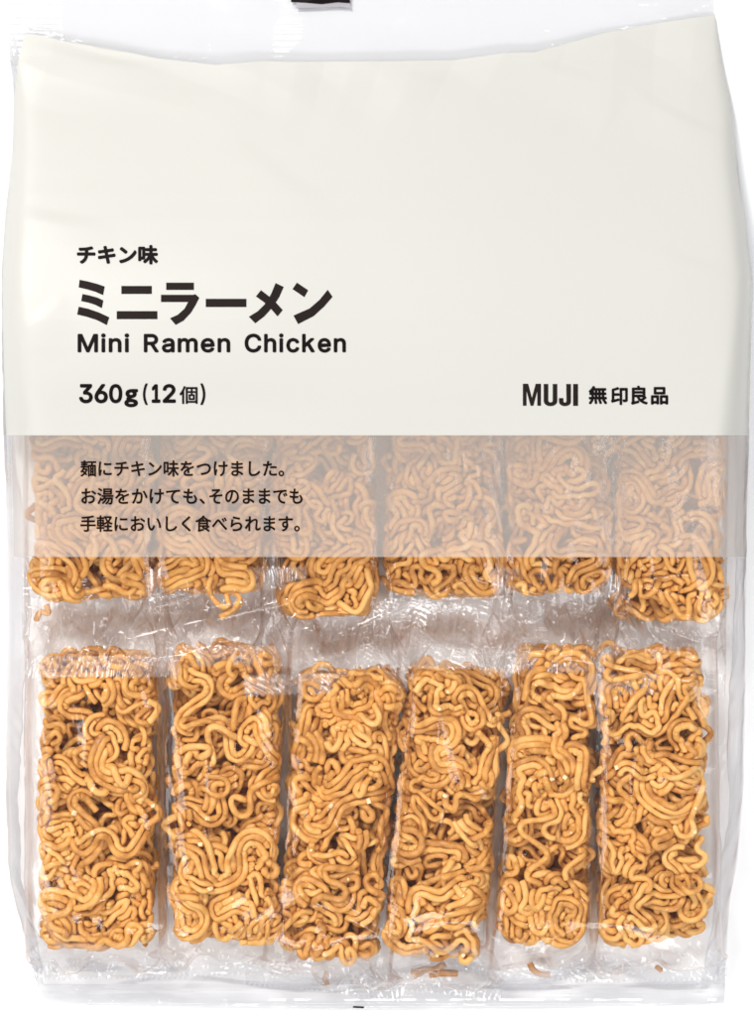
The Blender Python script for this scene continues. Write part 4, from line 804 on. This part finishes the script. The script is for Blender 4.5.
letter_obj('bracket_lettering', [latin('(', 0, 0, 0, box=(143.2, 383.8, 147.4, 404.6)), latin(')', 0, 0, 0, box=(200.6, 383.8, 205, 404.6)),
                                jp('個', (179.8, 386.4, 197.2, 403.6))], panel, MAT_BLACK, 0.32)
# shop logo
ZM = lambda pl: zoomed(pl, 515, 375, 8.87)
def u_curve(x0, x1, ytop, ybot, w):
    """U shaped stroke of width w"""
    o = [(x0, ytop)]; i_ = [(x0 + w, ytop)]
    r = (x1 - x0) / 2; cx = (x0 + x1) / 2; cy = ybot - r * 0.72
    for k in range(9):
        a = math.pi - k * math.pi / 8
        o.append((cx + r * math.cos(a), cy + r * 0.72 * math.sin(a))); i_.append((cx + (r - w) * math.cos(a), cy - 4 + (r * 0.72 - w * 0.72) * math.sin(a)))
    o.append((x1, ytop)); i_.append((x1 - w, ytop))
    return strips(o, i_)
logo = ZM([[(70, 78), (102, 78), (102, 272), (70, 272)], [(198, 78), (230, 78), (230, 272), (198, 272)],
           [(102, 78), (117, 78), (150, 205), (150, 272), (138, 272), (102, 140)], [(198, 78), (184, 78), (150, 205), (150, 272), (163, 272), (198, 140)]])
logo += ZM(u_curve(255, 375, 80, 276, 40))
j = []
o_ = [(496, 80)]; i2 = [(455, 80)]
for k in range(9):
    a = k * math.pi / 8
    o_.append((443 + 53 * math.cos(a), 238 + 38 * math.sin(a))); i2.append((443 + 14 * math.cos(a), 232 + 13 * math.sin(a)))
o_.append((390, 205)); i2.append((429, 205))
logo += ZM(strips(o_, i2)); logo += ZM([[(516, 80), (559, 80), (559, 273), (516, 273)]])
letter_obj('logo_lettering', logo, panel, MAT_INK, 0.0)
letter_obj('shop_name_lettering', [jp('無', (589.2, 386.6, 606.6, 403.6)), jp('印', (611.6, 387.6, 627.2, 404.4)), jp('良', (631.6, 386.2, 647.2, 404.2)), jp('品', (651.6, 387.6, 667.6, 404.0))],
           panel, MAT_BLACK, 0.62)
# three lines on the milky band
letter_obj('text_line', [jp('麺にチキン味をつけました。', (80.6, 460.6, 283.8, 476.4))], band, MAT_BLACK, 0.34)
letter_obj('text_line', [jp('お湯をかけても、', (81.6, 488.3, 204.6, 504.2)), jp('そのままでも', (209.6, 488.8, 302.2, 503.6))], band, MAT_BLACK, 0.34)
letter_obj('text_line', [jp('手軽においしく食べられます。', (80.6, 515.6, 299.4, 531.6))], band, MAT_BLACK, 0.34)
# dark printed marks on the seals, cut by the frame at the top
def seal_mark(name, pts, mat, z0):
    return letter_obj(name, [(pts, [list(range(len(pts)))])], bag, mat, 0, z0)
seal_mark('printed_mark', [(291, -14), (350, -14), (350, 3), (338, 2), (322, 4), (306, 2.5), (291, 2)], MAT_BLACK, 1.6)
seal_mark('printed_mark', [(296, 2.5), (306, 3), (322, 4.5), (338, 2.5), (350, 3.5), (351, 8), (340, 7), (296, 8.5)], MAT_GREY, 1.4)
seal_mark('printed_mark', [(353, 1006), (364, 1006.5), (364, 1008.5), (353, 1007.8)], MAT_BLACK, 2.6)
